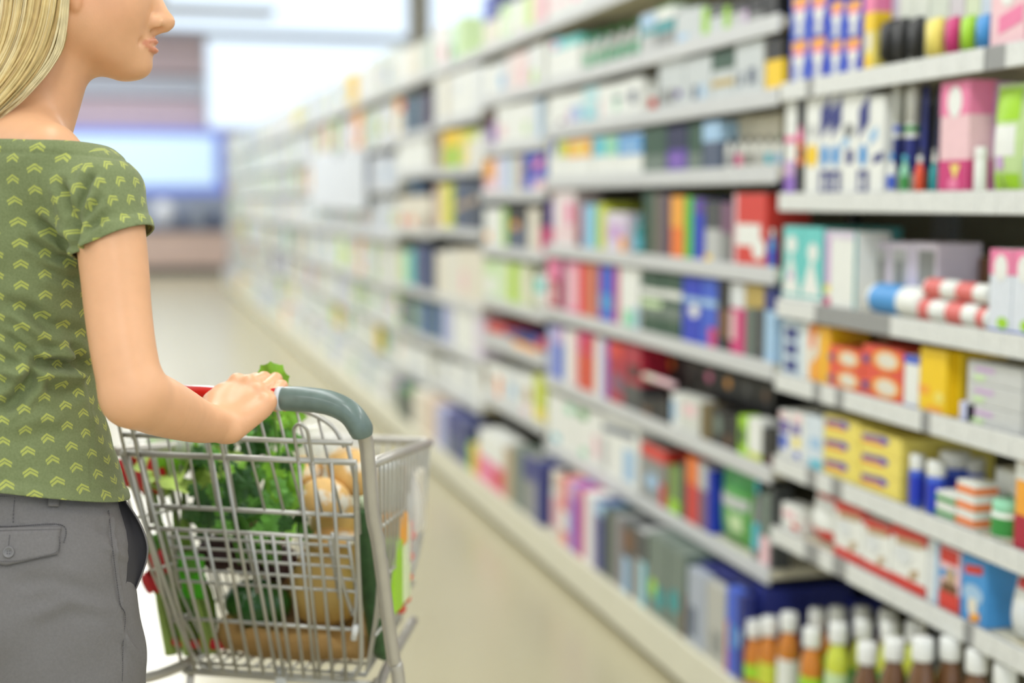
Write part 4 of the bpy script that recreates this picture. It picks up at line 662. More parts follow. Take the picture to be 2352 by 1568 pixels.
for k in range(10):
    u = -.135+k*.0268; b.tube([(u, .004, 1.030-(.012 if abs(u) > .11 else 0)), (u+.018*(1 if k > 4 else .2), .045, .886)], .0019, m_wire, 6)
b.build('child_seat_panel', cart)
b = MB()                                                                         # seat flap with fine cross wires
for w in (.838, .822, .806, .787, .768): b.tube([(-.135, gv(w)+.018, w), (.126, gv(w)+.018, w)], .0024, m_wire, 7)
for u in (-.135, .126, .10, -.02): b.tube([(u, gv(.85)+.018, .85), (u, gv(.75)+.018, .755)], .0026, m_wire, 7)
b.tube(smooth_path([(.112, gv(.86), .862), (.114, gv(.80), .80), (.117, gv(.70)-.004, .742), (.121, gv(.70)-.004, .735), (.124, gv(.70), .745)], 4), .003, m_wire, 7)
b.tube([(.134, gv(.79)+.01, .79), (.126, gv(.73), .735), (.122, gv(.70)-.006, .705)], .0026, m_wire, 7)
b.build('seat_flap', cart)
b = MB(); b.tube([(.126, gv(.715)-.004, .722), (.1215, gv(.70)-.007, .700)], .0046, mat('white_cap', (225, 225, 222), rough=.4), 8); b.build('flap_end_cap', cart)
# basket
BR, FR = Vector((.182, .01, .966)), Vector((.130, .47, .909)); BB, FB_ = Vector((.128, .125, .640)), Vector((.104, .385, .640))
mir = lambda p: Vector((-p[0], p[1], p[2]))
b = MB(); rim = [BR, BR.lerp(FR, .5), FR+Vector((.004, -.02, .002)), FR+Vector((-.012, .004, 0)), mir(FR)+Vector((.012, .004, 0)), mir(FR)+Vector((-.004, -.02, .002)), mir(BR).lerp(mir(FR), .5), mir(BR)]
b.tube(rim, .0072, m_tube, 12); b.build('basket_rim', cart)
b = MB(); bot = [BB, FB_, mir(FB_), mir(BB)]
b.tube(bot, .0036, m_wire, 8, closed=True)
for k in range(1, 14):
    t = k/14; b.tube([mir(BB).lerp(BB, t), mir(FB_).lerp(FB_, t)], .002, m_wire, 6)
for k in range(1, 5):
    t = k/5; b.tube([mir(BB).lerp(mir(FB_), t)-Vector((0, 0, .003)), BB.lerp(FB_, t)-Vector((0, 0, .003))], .0026, m_wire, 6)
b.build('basket_floor', cart)
for s in (1, -1):
    S = (lambda p: Vector(p)) if s == 1 else mir
    b = MB(); N = 15
    for k in range(N+1):
        t = k/N; top = BR.lerp(FR, t); bt = BB.lerp(FB_, t); md = top.lerp(bt, .55)+Vector((.012, 0, 0))
        b.tube(smooth_path([S(top), S(md), S(bt+Vector((.004, 0, .018))), S(bt)], 5), .0021, m_wire, 6)
    for q in (.3, .55, .8):
        b.tube([S(BR.lerp(BB, q)+Vector((.012*min(1, q/.55), 0, 0))), S(FR.lerp(FB_, q)+Vector((.012*min(1, q/.55), 0, 0)))], .0024, m_wire, 6)
    b.build('side_panel', cart)
b = MB()
for k in range(1, 15):
    t = k/15; b.tube(smooth_path([mir(FR).lerp(FR, t), mir(FR).lerp(FR, t).lerp(mir(FB_).lerp(FB_, t), .5)+Vector((0, .012, 0)), mir(FB_).lerp(FB_, t)], 4), .0021, m_wire, 6)
for q in (.3, .55, .8): b.tube([mir(FR).lerp(mir(FB_), q)+Vector((0, .01, 0)), FR.lerp(FB_, q)+Vector((0, .01, 0))], .0024, m_wire, 6)
b.build('front_panel', cart)
b = MB(); b.box(-.008, .008, .128, .14, .612, .640, mat('white_clip', (215, 216, 214), rough=.4), .003); b.build('gate_clip', cart)
# legs, base and castors
for s in (1, -1):
    b = MB(); b.tube(smooth_path([(s*.192, .03, .64), (s*.15, .13, .632), (s*.12, .40, .632)], 6), .0075, m_tube, 10); b.build('support_bar', cart)
    b = MB(); b.tube([(s*.14, .14, .63), (s*.17, .16, .45), (s*.19, .20, .17)], .0055, m_tube, 10); b.build('rear_strut', cart)
b = MB(); b.tube([(-.21, .12, .16), (-.21, .12, .13), (-.16, .56, .13), (.16, .56, .13), (.21, .12, .13), (.21, .12, .16)], .0095, m_tube, 12)
for k in range(9): b.tube([(-.19+.0+k*.0475, .13, .133), (-.15+k*.0375, .55, .133)], .0024, m_wire, 6)
b.build('base_frame', cart)
for (u, v) in ((.205, .13), (-.205, .13), (.155, .54), (-.155, .54)):
    b = MB(); b.box(u-.016, u+.016, v-.014, v+.014, .085, .128, m_tube, .003); b.box(u-.019, u-.014, v-.014, v+.014, .04, .10, m_tube, .002); b.box(u+.014, u+.019, v-.014, v+.014, .04, .10, m_tube, .002); f = b.build('castor', cart)
    w = MB(); w.lathe([(.02, -.011), (.048, -.011), (.05, -.007), (.05, .007), (.048, .011), (.02, .011)], m_rub, 24)
    w.v = [(z+u, y+v, x+.0505) for x, y, z in w.v]; w.build('wheel', f)
# ================================================================ groceries in the trolley (each stands free in the basket)
def gthing(name, label, cat, c, group='groceries in the trolley'):
    return thing(name, label, cat, cworld(c), CARTROT, group)
def gmesh(b, name, label, cat, c, group='groceries in the trolley'):
    o = b.build(name, None, cworld(c), CARTROT); return tag(o, label, cat, group)
def blob(r, m, bumps, amp, seed=0, nu=36, nv=22, sq=None):
    rnd = random.Random(seed); W_ = [(Vector((rnd.gauss(0, 1), rnd.gauss(0, 1), rnd.gauss(0, 1))).normalized(), rnd.uniform(2, bumps), rnd.uniform(0, 6)) for _ in range(7)]
    b = MB(); b.ellip((0, 0, 0), (1, 1, 1), m, nu, nv)
    out = []
    for v in b.v:
        p = Vector(v); k = 1+sum(math.sin(p.dot(d)*f+ph) for d, f, ph in W_)*amp/3
        q = Vector((p.x*r[0]*k, p.y*r[1]*k, p.z*r[2]*k)); out.append(tuple(sq(q) if sq else q))
    b.v = out; return b
FLO = .645
# paper bag
m_bag = mat('brown_paper', (172, 134, 76), rough=.75, var=.10, vs=25, bump=.5, bs=60)
a = cl(512, 1452, .20); e = cl(868, 1490, .20); mid = (a+e)/2
wb = (e.x-a.x)/2; b = MB(); n, k_ = 30, 40; vs = []; fs = []; rn = random.Random(3)
rows = [(0, .80, 0), (.004, .95, .0), (.016, 1.02, 0), (.028, 1.0, .004), (.035, .93, .007), (.037, .80, .005), (.030, .62, 0)]
for (z, s, j) in rows:
    for q in range(k_):
        A_ = 2*math.pi*q/k_; cx, sy = math.cos(A_), math.sin(A_)
        sx = abs(cx)**.6*math.copysign(1, cx); ss = abs(sy)**.6*math.copysign(1, sy)
        vs.append((sx*wb*s*1.0, ss*.060*s, z+ j*math.sin(A_*9)+ .004*math.sin(A_*5+z*90) + (.012*max(0, -cx)**2 if z > .026 else 0)))
for i in range(len(rows)-1):
    for q in range(k_): q2 = (q+1) % k_; fs.append((i*k_+q, i*k_+q2, (i+1)*k_+q2, (i+1)*k_+q))
fs.append(tuple(reversed(range(k_)))); fs.append(tuple((len(rows)-1)*k_+q for q in range(k_)))
b.add(vs, fs, m_bag, True); gmesh(b, 'paper_bag', 'crumpled brown paper bag lying on the basket floor under the squash', 'bag', (mid.x, .205, FLO))
BAGT = FLO+.031
# butternut squash standing on the bag
m_sq = mat('squash_skin', (212, 176, 100), rough=.5, var=.07, vs=25)
c = cl(745, 1420, .22); cb = Vector((c.x, .225, BAGT+.062))
b = MB(); prof = [(.002, -.058), (.022, -.056), (.042, -.040), (.050, -.012), (.047, .012), (.039, .034), (.033, .052), (.031, .075), (.031, .095), (.024, .107), (.008, .112)]
b.lathe(prof, m_sq, 32); b.v = [(x*1.12, y, z*1.08) for x, y, z in b.v]; b.v = [(x*(1+.03*math.cos(6*math.atan2(y, x)))+max(0, z)*.16, y*(1+.03*math.cos(6*math.atan2(y, x))), z) for x, y, z in b.v]
r = gthing('butternut_squash', 'pale tan butternut squash upright on the paper bag', 'squash', cb)
b.build('body', r); s = MB(); s.tube([(.018, 0, .108), (.021, 0, .122)], [.007, .006], mat('squash_stem', (150, 130, 80), rough=.8), 8); s.build('stem', r)
# courgette
m_cou = mat('courgette_skin', (58, 92, 50), rough=.4, var=.22, vs=70)
p0, p1 = cl(842, 1165, .12), cl(884, 1512, .17)
r = gthing('courgette', 'long dark green courgette standing at the right side of the basket', 'courgette', (0, 0, 0))
pts = smooth_path([p1, p1.lerp(p0, .35)+Vector((-.004, 0, 0)), p1.lerp(p0, .7)+Vector((-.003, 0, 0)), p0], 8); n = len(pts)
b = MB(); b.tube(pts, [.006+.0125*min(1, (i/3)**.6 if i else .0)*(1 if i < n-5 else 1-.10*(i-n+5)) for i in range(n)], m_cou, 20); b.build('body', r)
b = MB(); b.tube([p0, p0+Vector((-.003, 0, .016))], [.0095, .008], mat('courgette_stem', (200, 212, 178), rough=.6), 10); b.build('stem', r)
# bread rolls in a clear bag
m_br = mat('bread_crust', (228, 184, 114), rough=.65, var=.18, vs=28, bump=.3, bs=90)
nt = m_br.node_tree; bs_ = nt.nodes['Principled BSDF']; tc = nt.nodes.new('ShaderNodeTexCoord'); nz = nt.nodes.new('ShaderNodeTexNoise'); nz.inputs['Scale'].default_value = 38; nz.inputs['Detail'].default_value = 5
nt.links.new(tc.outputs['Object'], nz.inputs['Vector']); mr = nt.nodes.new('ShaderNodeMapRange'); mr.inputs[1].default_value = .54; mr.inputs[2].default_value = .62; nt.links.new(nz.outputs[0], mr.inputs[0])
src = bs_.inputs['Base Color'].links[0].from_socket; mx = nt.nodes.new('ShaderNodeMix'); mx.data_type = 'RGBA'; nt.links.new(mr.outputs[0], mx.inputs[0]); nt.links.new(src, mx.inputs[6]); mx.inputs[7].default_value = rgb((240, 232, 215)); nt.links.new(mx.outputs[2], bs_.inputs['Base Color'])
for k, (px, py, v, rx, rz, tilt, d) in enumerate(((746, 1152, .16, .037, .033, .2, 'floury golden bread roll in front of the other rolls'), (695, 1092, .21, .034, .030, -.5, 'golden bread roll half behind the green leaves'), (806, 1085, .22, .040, .036, .7, 'golden bread roll leaning behind the front roll'), (765, 1238, .20, .036, .018, 0, 'browner bread roll under the floury one'))):
    c = cl(px, py, v); rot = Matrix.Rotation(tilt, 3, 'Y')
    b = blob((rx, .036, rz), m_br, 4, .04, k, sq=lambda q: rot @ Vector((q.x, q.y, q.z if q.z > 0 else q.z*.75)))
    gmesh(b, 'bread_roll', d, 'bread roll', c, 'bread rolls in the trolley')
m_film = bpy.data.materials.new('clear_film'); m_film.use_nodes = True; nt = m_film.node_tree; pb = nt.nodes['Principled BSDF']; pb.inputs['Base Color'].default_value = (.95, .95, .93, 1); pb.inputs['Roughness'].default_value = .25; pb.inputs['Alpha'].default_value = .34
def film(px, py, v, r, seed, label, cut=-.2):
    c = cl(px, py, v); b = blob(r, m_film, 9, .13, seed, 40, 26)
    return gmesh(b, 'plastic_bag', label, 'bag', c)
film(745, 1012, .23, (.055, .045, .034), 5, 'clear white plastic bag puffed up over the bread rolls')
film(392, 1018, .20, (.085, .05, .030), 9, 'clear white plastic bag over the pale lettuce')
# leaves
def leaf_mesh(b, base, d, up, L, Wd, m, lob=7, curl=.25, rnd=random, amp=.13):
    d = Vector(d).normalized(); up = Vector(up); s = d.cross(up).normalized(); nrm = s.cross(d).normalized()
    N = 36; out = []
    ctr = Vector(base)+d*L*.45
    for i in range(N):
        a = 2*math.pi*i/N; ca, sa = math.cos(a), math.sin(a)
        rr = .5*(1+amp*math.cos(lob*a)+.05*math.cos(2*lob*a+1)-.10*(abs(a-math.pi) < .5))
        x = ca*rr*L*(1.05); y = sa*rr*Wd
        z = -curl*(y*y)/max(Wd, 1e-4)*1.4 - curl*.7*max(0, x)**2/L + .05*Wd*math.sin(5*a+base[0]*300)
        out.append(ctr+d*x+s*y+nrm*z)
    inner = [ctr.lerp(p, .5)+nrm*(.02*Wd) for p in out]
    o = len(b.v); vs = out+inner+[ctr]
    fs = [(i, (i+1) % N, N+(i+1) % N, N+i) for i in range(N)]+[(N+i, N+(i+1) % N, 2*N) for i in range(N)]
    b.add(vs, fs, m, True)
def leaf_mat(name, c, t=.35):
    m = mat(name, c, rough=.45, var=.18, vs=55)
    m.node_tree.nodes['Principled BSDF'].inputs['Subsurface Weight'].default_value = .0
    return m
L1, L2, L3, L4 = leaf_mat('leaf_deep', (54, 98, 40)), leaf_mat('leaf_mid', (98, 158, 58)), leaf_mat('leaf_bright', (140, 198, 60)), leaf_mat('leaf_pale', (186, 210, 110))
rl = random.Random(21)
r = gthing('leafy_bunch', 'bunch of fresh green leaves standing in the middle of the basket behind the gate', 'leafy greens', (0, 0, 0))
b = MB(); st = MB(); root = cl(600, 1290, .19)
for k in range(120):
    px, py = rl.uniform(450, 690), rl.uniform(950, 1225); v = rl.uniform(.10, .24)
    if px < 540 and py < 1010: py += 60
    c = cl(px, py, v); ang = rl.uniform(0, 2*math.pi)
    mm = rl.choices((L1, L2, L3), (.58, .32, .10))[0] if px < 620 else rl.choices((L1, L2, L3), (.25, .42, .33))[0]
    Lf = rl.uniform(.016, .032)
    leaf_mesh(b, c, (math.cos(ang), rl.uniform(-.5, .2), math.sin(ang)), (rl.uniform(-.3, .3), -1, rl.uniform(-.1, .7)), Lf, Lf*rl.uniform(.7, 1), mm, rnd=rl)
    if k % 3 == 0: st.tube(smooth_path([root+Vector((rl.uniform(-.03, .03), rl.uniform(-.02, .03), 0)), root.lerp(c, .6)+Vector((rl.uniform(-.01, .01), 0, .01)), c], 4), .0016, L2, 6)
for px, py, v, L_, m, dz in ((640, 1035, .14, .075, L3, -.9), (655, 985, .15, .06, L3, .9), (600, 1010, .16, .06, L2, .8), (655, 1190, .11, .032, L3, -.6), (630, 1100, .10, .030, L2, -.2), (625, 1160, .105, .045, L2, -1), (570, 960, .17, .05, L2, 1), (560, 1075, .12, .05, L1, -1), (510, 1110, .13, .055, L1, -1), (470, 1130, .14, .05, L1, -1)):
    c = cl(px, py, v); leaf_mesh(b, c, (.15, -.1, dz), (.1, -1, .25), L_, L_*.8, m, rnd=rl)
b.build('foliage', r)
top = MB(); c0 = cl(627, 955, .02); c1 = cl(622, 893, .0)
st.tube(smooth_path([root, cl(640, 1100, .12), cl(633, 985, .05), c0, c1], 6), .002, L2, 6)
leaf_mesh(top, c1+Vector((.003, 0, -.007)), (-.02, -.1, 1), (.05, -1, -.15), .043, .044, L3, 9, .12, amp=.07); tl = top.build('top_leaf', r); tl['label'] = 'bright leaf sticking up behind the hand'
tp = MB(); leaf_mesh(tp, cl(632, 930, .02), (.1, -.1, -1), (.1, -1, .1), .02, .018, L3); tp.build('small_leaf', r)
st.build('stems', r)
# lettuce
r = gthing('lettuce', 'pale green lettuce in the left of the basket beside the dark leaves', 'lettuce', cl(432, 1085, .19))
for k in range(26):
    a = k*2.4; t = (k+.5)/26; el = .25+1.2*t; b = MB()
    d = Vector((math.cos(a)*math.cos(el), math.sin(a)*math.cos(el)*.8-.2, math.sin(el)*.9-.25))
    leaf_mesh(b, d*(.012+.010*(1-t)), d, (-d.y*.2, -.8, .5), (.078-.02*t), (.074-.022*t), L4 if k % 3 else L3, 7, .5); b.build('leaf', r)
# tulip bouquet
m_tu = mat('tulip_petal', (200, 24, 34), rough=.45, var=.10, vs=40); m_stk = mat('tulip_stem', (124, 158, 66), rough=.5, var=.12, vs=30)
r = gthing('tulip_bouquet', 'bouquet of red tulips with long green stems at the left of the basket', 'flowers', (0, 0, 0))
foot = cl(430, 1505, .17)
for k, (px, py, v, s) in enumerate(((298, 1084, .17, .020), (347, 1092, .15, .024), (320, 1070, .22, .017), (366, 1292, .13, .016), (352, 1335, .13, .015), (376, 1262, .16, .016), (372, 1060, .22, .014))):
    c = cl(px, py, v); fl = MB(); d = Vector((-.3+.1*(k % 3), .05, 1)).normalized()
    q = d.to_track_quat('Z', 'Y').to_matrix()
    for j in range(6):
        a = j*math.pi/3; vs = []; fs = []; nn = 6; sc = s*(1.0 if j % 2 else .94)
        for i in range(nn+1):
            t = i/nn; wd = math.sin(math.pi*(.12+.82*t))*.62; rad = sc*(.35+.75*math.sin(math.pi*min(1, t*.62+.12)))
            for e_ in (-1, 0, 1):
                aa = a+e_*wd; vs.append(c+q @ Vector((rad*math.cos(aa), rad*math.sin(aa), sc*(-1.1+2.3*t))))
        for i in range(nn):
            for e_ in (0, 1): fs.append((i*3+e_, i*3+e_+1, i*3+e_+4, i*3+e_+3))
        fl.add(vs, fs, m_tu, True)
    fl.build('flower', r)
    stx = MB(); stx.tube(smooth_path([c-d*s*.9, c.lerp(foot, .5)+Vector((.004*k-.012, .01, .01)), foot+Vector((-.02+.007*k, .004*(k % 3), 0))], 8), .0036, m_stk, 8); stx.build('stem', r)
for k in range(9):
    lf = MB(); p = foot+Vector((-.03+.0085*k, rl.uniform(-.01, .02), .02)); e_ = cl(rl.uniform(330, 450), rl.uniform(1130, 1300), rl.uniform(.13, .19)); n = 8; vs = []; fs = []
    for i in range(n+1):
        t = i/n; q = p.lerp(e_, t)+Vector((.015*math.sin(t*3), 0, .0)); wv = .0115*math.sin(math.pi*(.06+.93*t))
        vs += [q-Vector((wv, .004, 0)), q+Vector((0, .004, 0)), q+Vector((wv, -.004, 0))]
    for i in range(n):
        for e2 in (0, 1): fs.append((i*3+e2, i*3+e2+1, i*3+e2+4, i*3+e2+3))
    lf.add(vs, fs, L2 if k % 2 else m_stk, True); lf.build('leaf', r)
b = MB(); q = cl(462, 1512, .165); b.tube(smooth_path([(q.x-.045, q.y, FLO+.010), (q.x, q.y, FLO+.008), (q.x+.04, q.y+.01, FLO+.009)], 5), [.007]*5+[.0085]*6, m_tu, 12); w = b.build('wrapper', r); w['label'] = 'red wrapper round the stem ends'
b = MB(); g1 = cl(440, 1320, .14); b.box(g1.x-.02, g1.x+.02, g1.y-.002, g1.y+.002, g1.z-.034, g1.z+.030, mat('bright_green_sleeve', (80, 185, 30), rough=.4, var=.05), .001); b.build('green_sleeve', r)
# celery
m_cel = mat('celery_stalk', (150, 176, 88), rough=.45, var=.12, vs=35)
r = gthing('celery', 'pale green celery stalks standing low in the left of the basket', 'celery', (0, 0, 0))
for k in range(8):
    a0 = cl(392+k*14, 1500-(k % 3)*6, .165+.012*(k % 3)); e0 = cl(355+k*13, 1290+(k*37) % 60, .135+.016*(k % 3)); sk = MB()
    sk.tube(smooth_path([a0, a0.lerp(e0, .5)+Vector((.004*(k-4)/4, .004, 0)), e0], 6), [.0085-.0003*i for i in range(13)], m_cel, 10); sk.build('stalk', r)
    if k % 2 == 0:
        lf = MB()
        for q in range(4): leaf_mesh(lf, e0+Vector((rl.uniform(-.01, .01), rl.uniform(-.008, .008), rl.uniform(0, .02))), (rl.uniform(-.6, .6), -.2, 1), (0, -1, .2), .026, .022, L2, rnd=rl)
        lf.build('leaves', r)
# beetroots, pepper, potatoes
m_be = mat('beetroot_skin', (66, 34, 40), rough=.55, var=.2, vs=40); m_gp = mat('green_pepper_skin', (40, 92, 34), rough=.22, coat=.3, var=.1, vs=18); m_po = mat('potato_skin', (168, 134, 92), rough=.7, var=.12, vs=45)
for k, (px, py, v, s, d) in enumerate(((500, 1268, .21, .030, 'dark beetroot behind the gate, left one'), (570, 1272, .22, .034, 'dark beetroot in the middle of the row'), (640, 1292, .22, .028, 'dark beetroot beside the squash'))):
    c = cl(px, py, v); r = gthing('beetroot', d, 'beetroot', c, 'beetroots in the trolley')
    blob((s, s, s*.95), m_be, 4, .05, k+40).build('body', r); b = MB(); b.tube(smooth_path([(0, 0, s*.85), (.006, -.004, s*1.2), (.016, -.006, s*1.45)], 4), .004, mat('beet_stalk', (140, 30, 70), rough=.5), 8); b.build('stalk', r)
c = cl(592, 1385, .19); r = gthing('green_pepper', 'large dark green pepper above the paper bag', 'pepper', c)
b = blob((.046, .04, .036), m_gp, 3, .02, 4); b.v = [(x*(1+.10*math.cos(4*math.atan2(y, x))), y*(1+.10*math.cos(4*math.atan2(y, x))), z) for x, y, z in b.v]; b.build('body', r)
b = MB(); b.tube([(0, 0, .032), (.004, 0, .046)], [.006, .004], L2, 8); b.build('stem', r)
for k, (px, py, v, d) in enumerate(((640, 1345, .25, 'brown potato beside the squash neck'), (560, 1452, .22, 'brown potato poking out of the paper bag, left'), (625, 1462, .22, 'brown potato poking out of the paper bag, middle'), (672, 1420, .25, 'brown potato behind the squash'))):
    gmesh(blob((.030, .024, .022), m_po, 4, .06, k+60), 'potato', d, 'potato', cl(px, py, v), 'potatoes in the trolley')
# packets on the right, seen through the side wires
def pack(px, py, v, w, d, h, c, label, cat='pack', rz=0):
    q = cl(px, py, v); b = MB(); b.box(-w/2, w/2, -d/2, d/2, -h/2, h/2, cmat(c), .006); o = gmesh(b, 'food_pack', label, cat, q); o.rotation_euler = (0, 0, CARTROT+rz); return o
pack(893, 1118, .26, .03, .05, .075, 'white', 'white carton at the right side of the basket')
pack(916, 1105, .32, .022, .03, .05, (225, 180, 140), 'peach pack behind the white carton')
pack(905, 1215, .24, .032, .045, .05, 'lor', 'yellow orange pack under the white carton')
pack(900, 1320, .21, .022, .05, .11, 'lime', 'lime green pack at the right side of the basket')
pack(922, 1290, .27, .02, .04, .12, (226, 236, 190), 'pale lime pack in front of the lime one')
pack(945, 1150, .36, .035, .05, .10, 'cream', 'cream pack in the front corner of the basket')
for k in range(9):
    px, py = 938+(k % 2)*9-k*2.2, 1205+k*24; b = MB(); b.ellip((0, 0, 0), (.0085, .0085, .0085), mat('cherry_tomato', (222, 72, 40), rough=.25, coat=.3), 14, 10)
    gmesh(b, 'cherry_tomato', 'small red tomato in the front corner, %s from the top' % ORD[k], 'tomato', cl(px, py, .31), 'cherry tomatoes in the trolley')
film(918, 1190, .30, (.028, .06, .085), 13, 'clear plastic bag around the packs at the right side of the basket')
# ================================================================ the woman: smooth fields turned into surfaces (R right, D ahead, Z up)
f32 = np.float32
def V3(v): return np.array((v[0], v[1], v[2]), f32)
def px3(x, y, D): return V3(to_rdz(at(x, y, D)))
def smin(a, b, k):
    h = np.clip(.5+.5*(b-a)/k, 0, 1); return b*(1-h)+a*h-k*h*(1-h)
def smax(a, b, k): return -smin(-a, -b, k)
def cone(P, a, b, ra, rb):
    a, b = V3(a), V3(b); d = b-a; t = np.clip(((P-a)@d)/(d@d), 0, 1)
    q = P-a-t[:, None]*d; return np.sqrt((q*q).sum(1))-(ra+(rb-ra)*t)
def chain(P, pts, rs, k=.01):
    f = None
    for i in range(len(pts)-1):
        g = cone(P, pts[i], pts[i+1], rs[i], rs[i+1]); f = g if f is None else smin(f, g, k)
    return f
def limb(P, pts, rs, n=3):                # smooth tapering limb through the joints
    Vp = smooth_path([Vector([float(t) for t in p]) for p in pts], n); Rr = smooth_path([Vector((float(r), 0, 0)) for r in rs], n)
    f = None
    for i in range(len(Vp)-1):
        g = cone(P, Vp[i], Vp[i+1], Rr[i].x, Rr[i+1].x); f = g if f is None else np.minimum(f, g)
    return f
def ell(P, c, r):
    q = P-V3(c); r = V3(r); k0 = np.sqrt(((q/r)**2).sum(1))+1e-6; k1 = np.sqrt(((q/(r*r))**2).sum(1))+1e-6
    return k0*(k0-1)/k1
def cub(zs, vs, z):                       # smooth interpolation through stations
    zs = np.array(zs, f32); vs = np.array(vs, f32); z = np.clip(z, zs[0], zs[-1]); i = np.clip(np.searchsorted(zs, z)-1, 0, len(zs)-2)
    m = np.gradient(vs, zs).astype(f32); h = zs[i+1]-zs[i]; t = (z-zs[i])/h
    return (2*t**3-3*t*t+1)*vs[i]+(t**3-2*t*t+t)*h*m[i]+(-2*t**3+3*t*t)*vs[i+1]+(t**3-t*t)*h*m[i+1]
def stack(P, st):                         # stacked ellipses: z, a, b, x, y
    z = P[:, 2]; zs = [s[0] for s in st]; a, b, cx, cy = (cub(zs, [s[k] for s in st], z) for k in (1, 2, 3, 4))
    x, y = P[:, 0]-cx, P[:, 1]-cy; k0 = np.sqrt((x/a)**2+(y/b)**2)+1e-6; k1 = np.sqrt((x/(a*a))**2+(y/(b*b))**2)+1e-6
    d = k0*(k0-1)/k1; return smax(smax(d, z-zs[-1], .02), zs[0]-z, .02)
def surface(fn, lo, hi, h):
    lo, hi = np.array(lo, f32), np.array(hi, f32); K = 4; nc = np.ceil((hi-lo)/(h*K)).astype(int)+1; n = nc*K+1
    cg = [lo[i]+np.arange(nc[i]+1)*h*K for i in range(3)]
    Cc = np.stack(np.meshgrid(*cg, indexing='ij'), -1).reshape(-1, 3).astype(f32); fc = fn(Cc).reshape(nc+1)
    F = np.repeat(np.repeat(np.repeat(np.where(fc[:-1, :-1, :-1] > 0, 1, -1).astype(f32), K, 0), K, 1), K, 2)
    F = np.pad(F, ((0, 1),)*3, mode='edge')
    act = np.abs(fc) < h*K*2.0; m = np.zeros(nc, bool)
    for dx in (0, 1):
        for dy in (0, 1):
            for dz in (0, 1): m |= act[dx:dx+nc[0], dy:dy+nc[1], dz:dz+nc[2]]
    M = np.zeros(n, bool); M[:-1, :-1, :-1] = np.repeat(np.repeat(np.repeat(m, K, 0), K, 1), K, 2)
    idx = np.argwhere(M); P = (lo+idx*h).astype(f32); val = np.empty(len(P), f32)
    for s in range(0, len(P), 400000): val[s:s+400000] = fn(P[s:s+400000])
    F[M] = val
    S = F < 0; c = sum(S[dx:n[0]-1+dx, dy:n[1]-1+dy, dz:n[2]-1+dz].astype(np.int8) for dx in (0, 1) for dy in (0, 1) for dz in (0, 1))
    cells = np.argwhere((c > 0) & (c < 8)); vid = -np.ones(n-1, np.int32); vid[tuple(cells.T)] = np.arange(len(cells))
    acc = np.zeros((len(cells), 3), f32); cnt = np.zeros(len(cells), f32)
    cor = [(x, y, z) for x in (0, 1) for y in (0, 1) for z in (0, 1)]; vals = {q: F[cells[:, 0]+q[0], cells[:, 1]+q[1], cells[:, 2]+q[2]] for q in cor}
    for p in cor:
        for ax in range(3):
            if p[ax] == 0:
                q = list(p); q[ax] = 1; q = tuple(q); a, b = vals[p], vals[q]; e = (a < 0) != (b < 0); t = np.where(e, a/np.where(e, a-b, 1), 0)
                pos = np.array(p, f32)[None, :]+t[:, None]*(np.array(q, f32)-np.array(p, f32))[None, :]
                acc += pos*e[:, None]; cnt += e
    X = lo+(cells+acc/cnt[:, None])*h; quads = []
    for ax in range(3):
        u, v = [(1, 2), (2, 0), (0, 1)][ax]; sl = [slice(None)]*3; s0 = sl.copy(); s1 = sl.copy(); s0[ax] = slice(0, n[ax]-1); s1[ax] = slice(1, n[ax])
        e = S[tuple(s0)] != S[tuple(s1)]; E_ = np.argwhere(e); ok = (E_[:, u] > 0) & (E_[:, v] > 0) & (E_[:, u] < n[u]-1) & (E_[:, v] < n[v]-1); E_ = E_[ok]
        ins = S[tuple(E_.T)]
        def vv(du, dv):
            q = E_.copy(); q[:, u] += du; q[:, v] += dv; return vid[tuple(q.T)]
        Q = np.stack([vv(-1, -1), vv(0, -1), vv(0, 0), vv(-1, 0)], 1); Q[~ins] = Q[~ins][:, ::-1]; quads.append(Q)
    Q = np.concatenate(quads); Q = Q[(Q >= 0).all(1)]
    for _ in range(2):
        f0, g = fn(X.astype(f32)), grad(fn, X); X = X-g*(np.clip(f0, -h, h)/np.maximum((g*g).sum(1), .3))[:, None]
    return X.astype(f32), Q
def grad(fn, X, e=.0012):
    X = X.astype(f32); g = np.zeros_like(X)
    for ax in range(3):
        d = np.zeros(3, f32); d[ax] = e; g[:, ax] = (fn(X+d)-fn(X-d))/(2*e)
    return g
ROTM = np.array([[_R.x, _FH.x, 0], [_R.y, _FH.y, 0], [0, 0, 1]], f32)
def mesh_from(name, X, Q, m, parent, smooth=True):
    me = bpy.data.meshes.new(name); me.from_pydata((X@ROTM.T-np.array(WORG, f32)).tolist(), [], Q.tolist() if hasattr(Q, 'tolist') else Q)
    me.materials.append(m); me.polygons.foreach_set('use_smooth', [smooth]*len(me.polygons)); me.update()
    o = bpy.data.objects.new(name, me); COL.objects.link(o); o.parent = parent; return o
def clip_faces(X, Q, g):                  # keep g<=0, cutting the border cleanly
    X = [tuple(x) for x in X]; cut = {}; out = []; src = []
    def mid(a, b):
        k = (min(a, b), max(a, b))
        if k not in cut:
            t = g[a]/(g[a]-g[b]); A_, B_ = np.array(X[a]), np.array(X[b]); cut[k] = len(X); X.append(tuple(A_+(B_-A_)*t)); src.append((a, b, t))
        return cut[k]
    for q in Q.tolist():
        s = [g[i] <= 0 for i in q]
        if all(s): out.append(q); continue
        if not any(s): continue
        p = []
        for i in range(len(q)):
            a, b = q[i], q[(i+1) % len(q)]
            if g[a] <= 0: p.append(a)
            if (g[a] <= 0) != (g[b] <= 0): p.append(mid(a, b))
        if len(p) >= 3: out.append(p)
    used = sorted({i for f in out for i in f}); mp = {j: i for i, j in enumerate(used)}
    return np.array([X[i] for i in used], f32), [[mp[i] for i in f] for f in out]
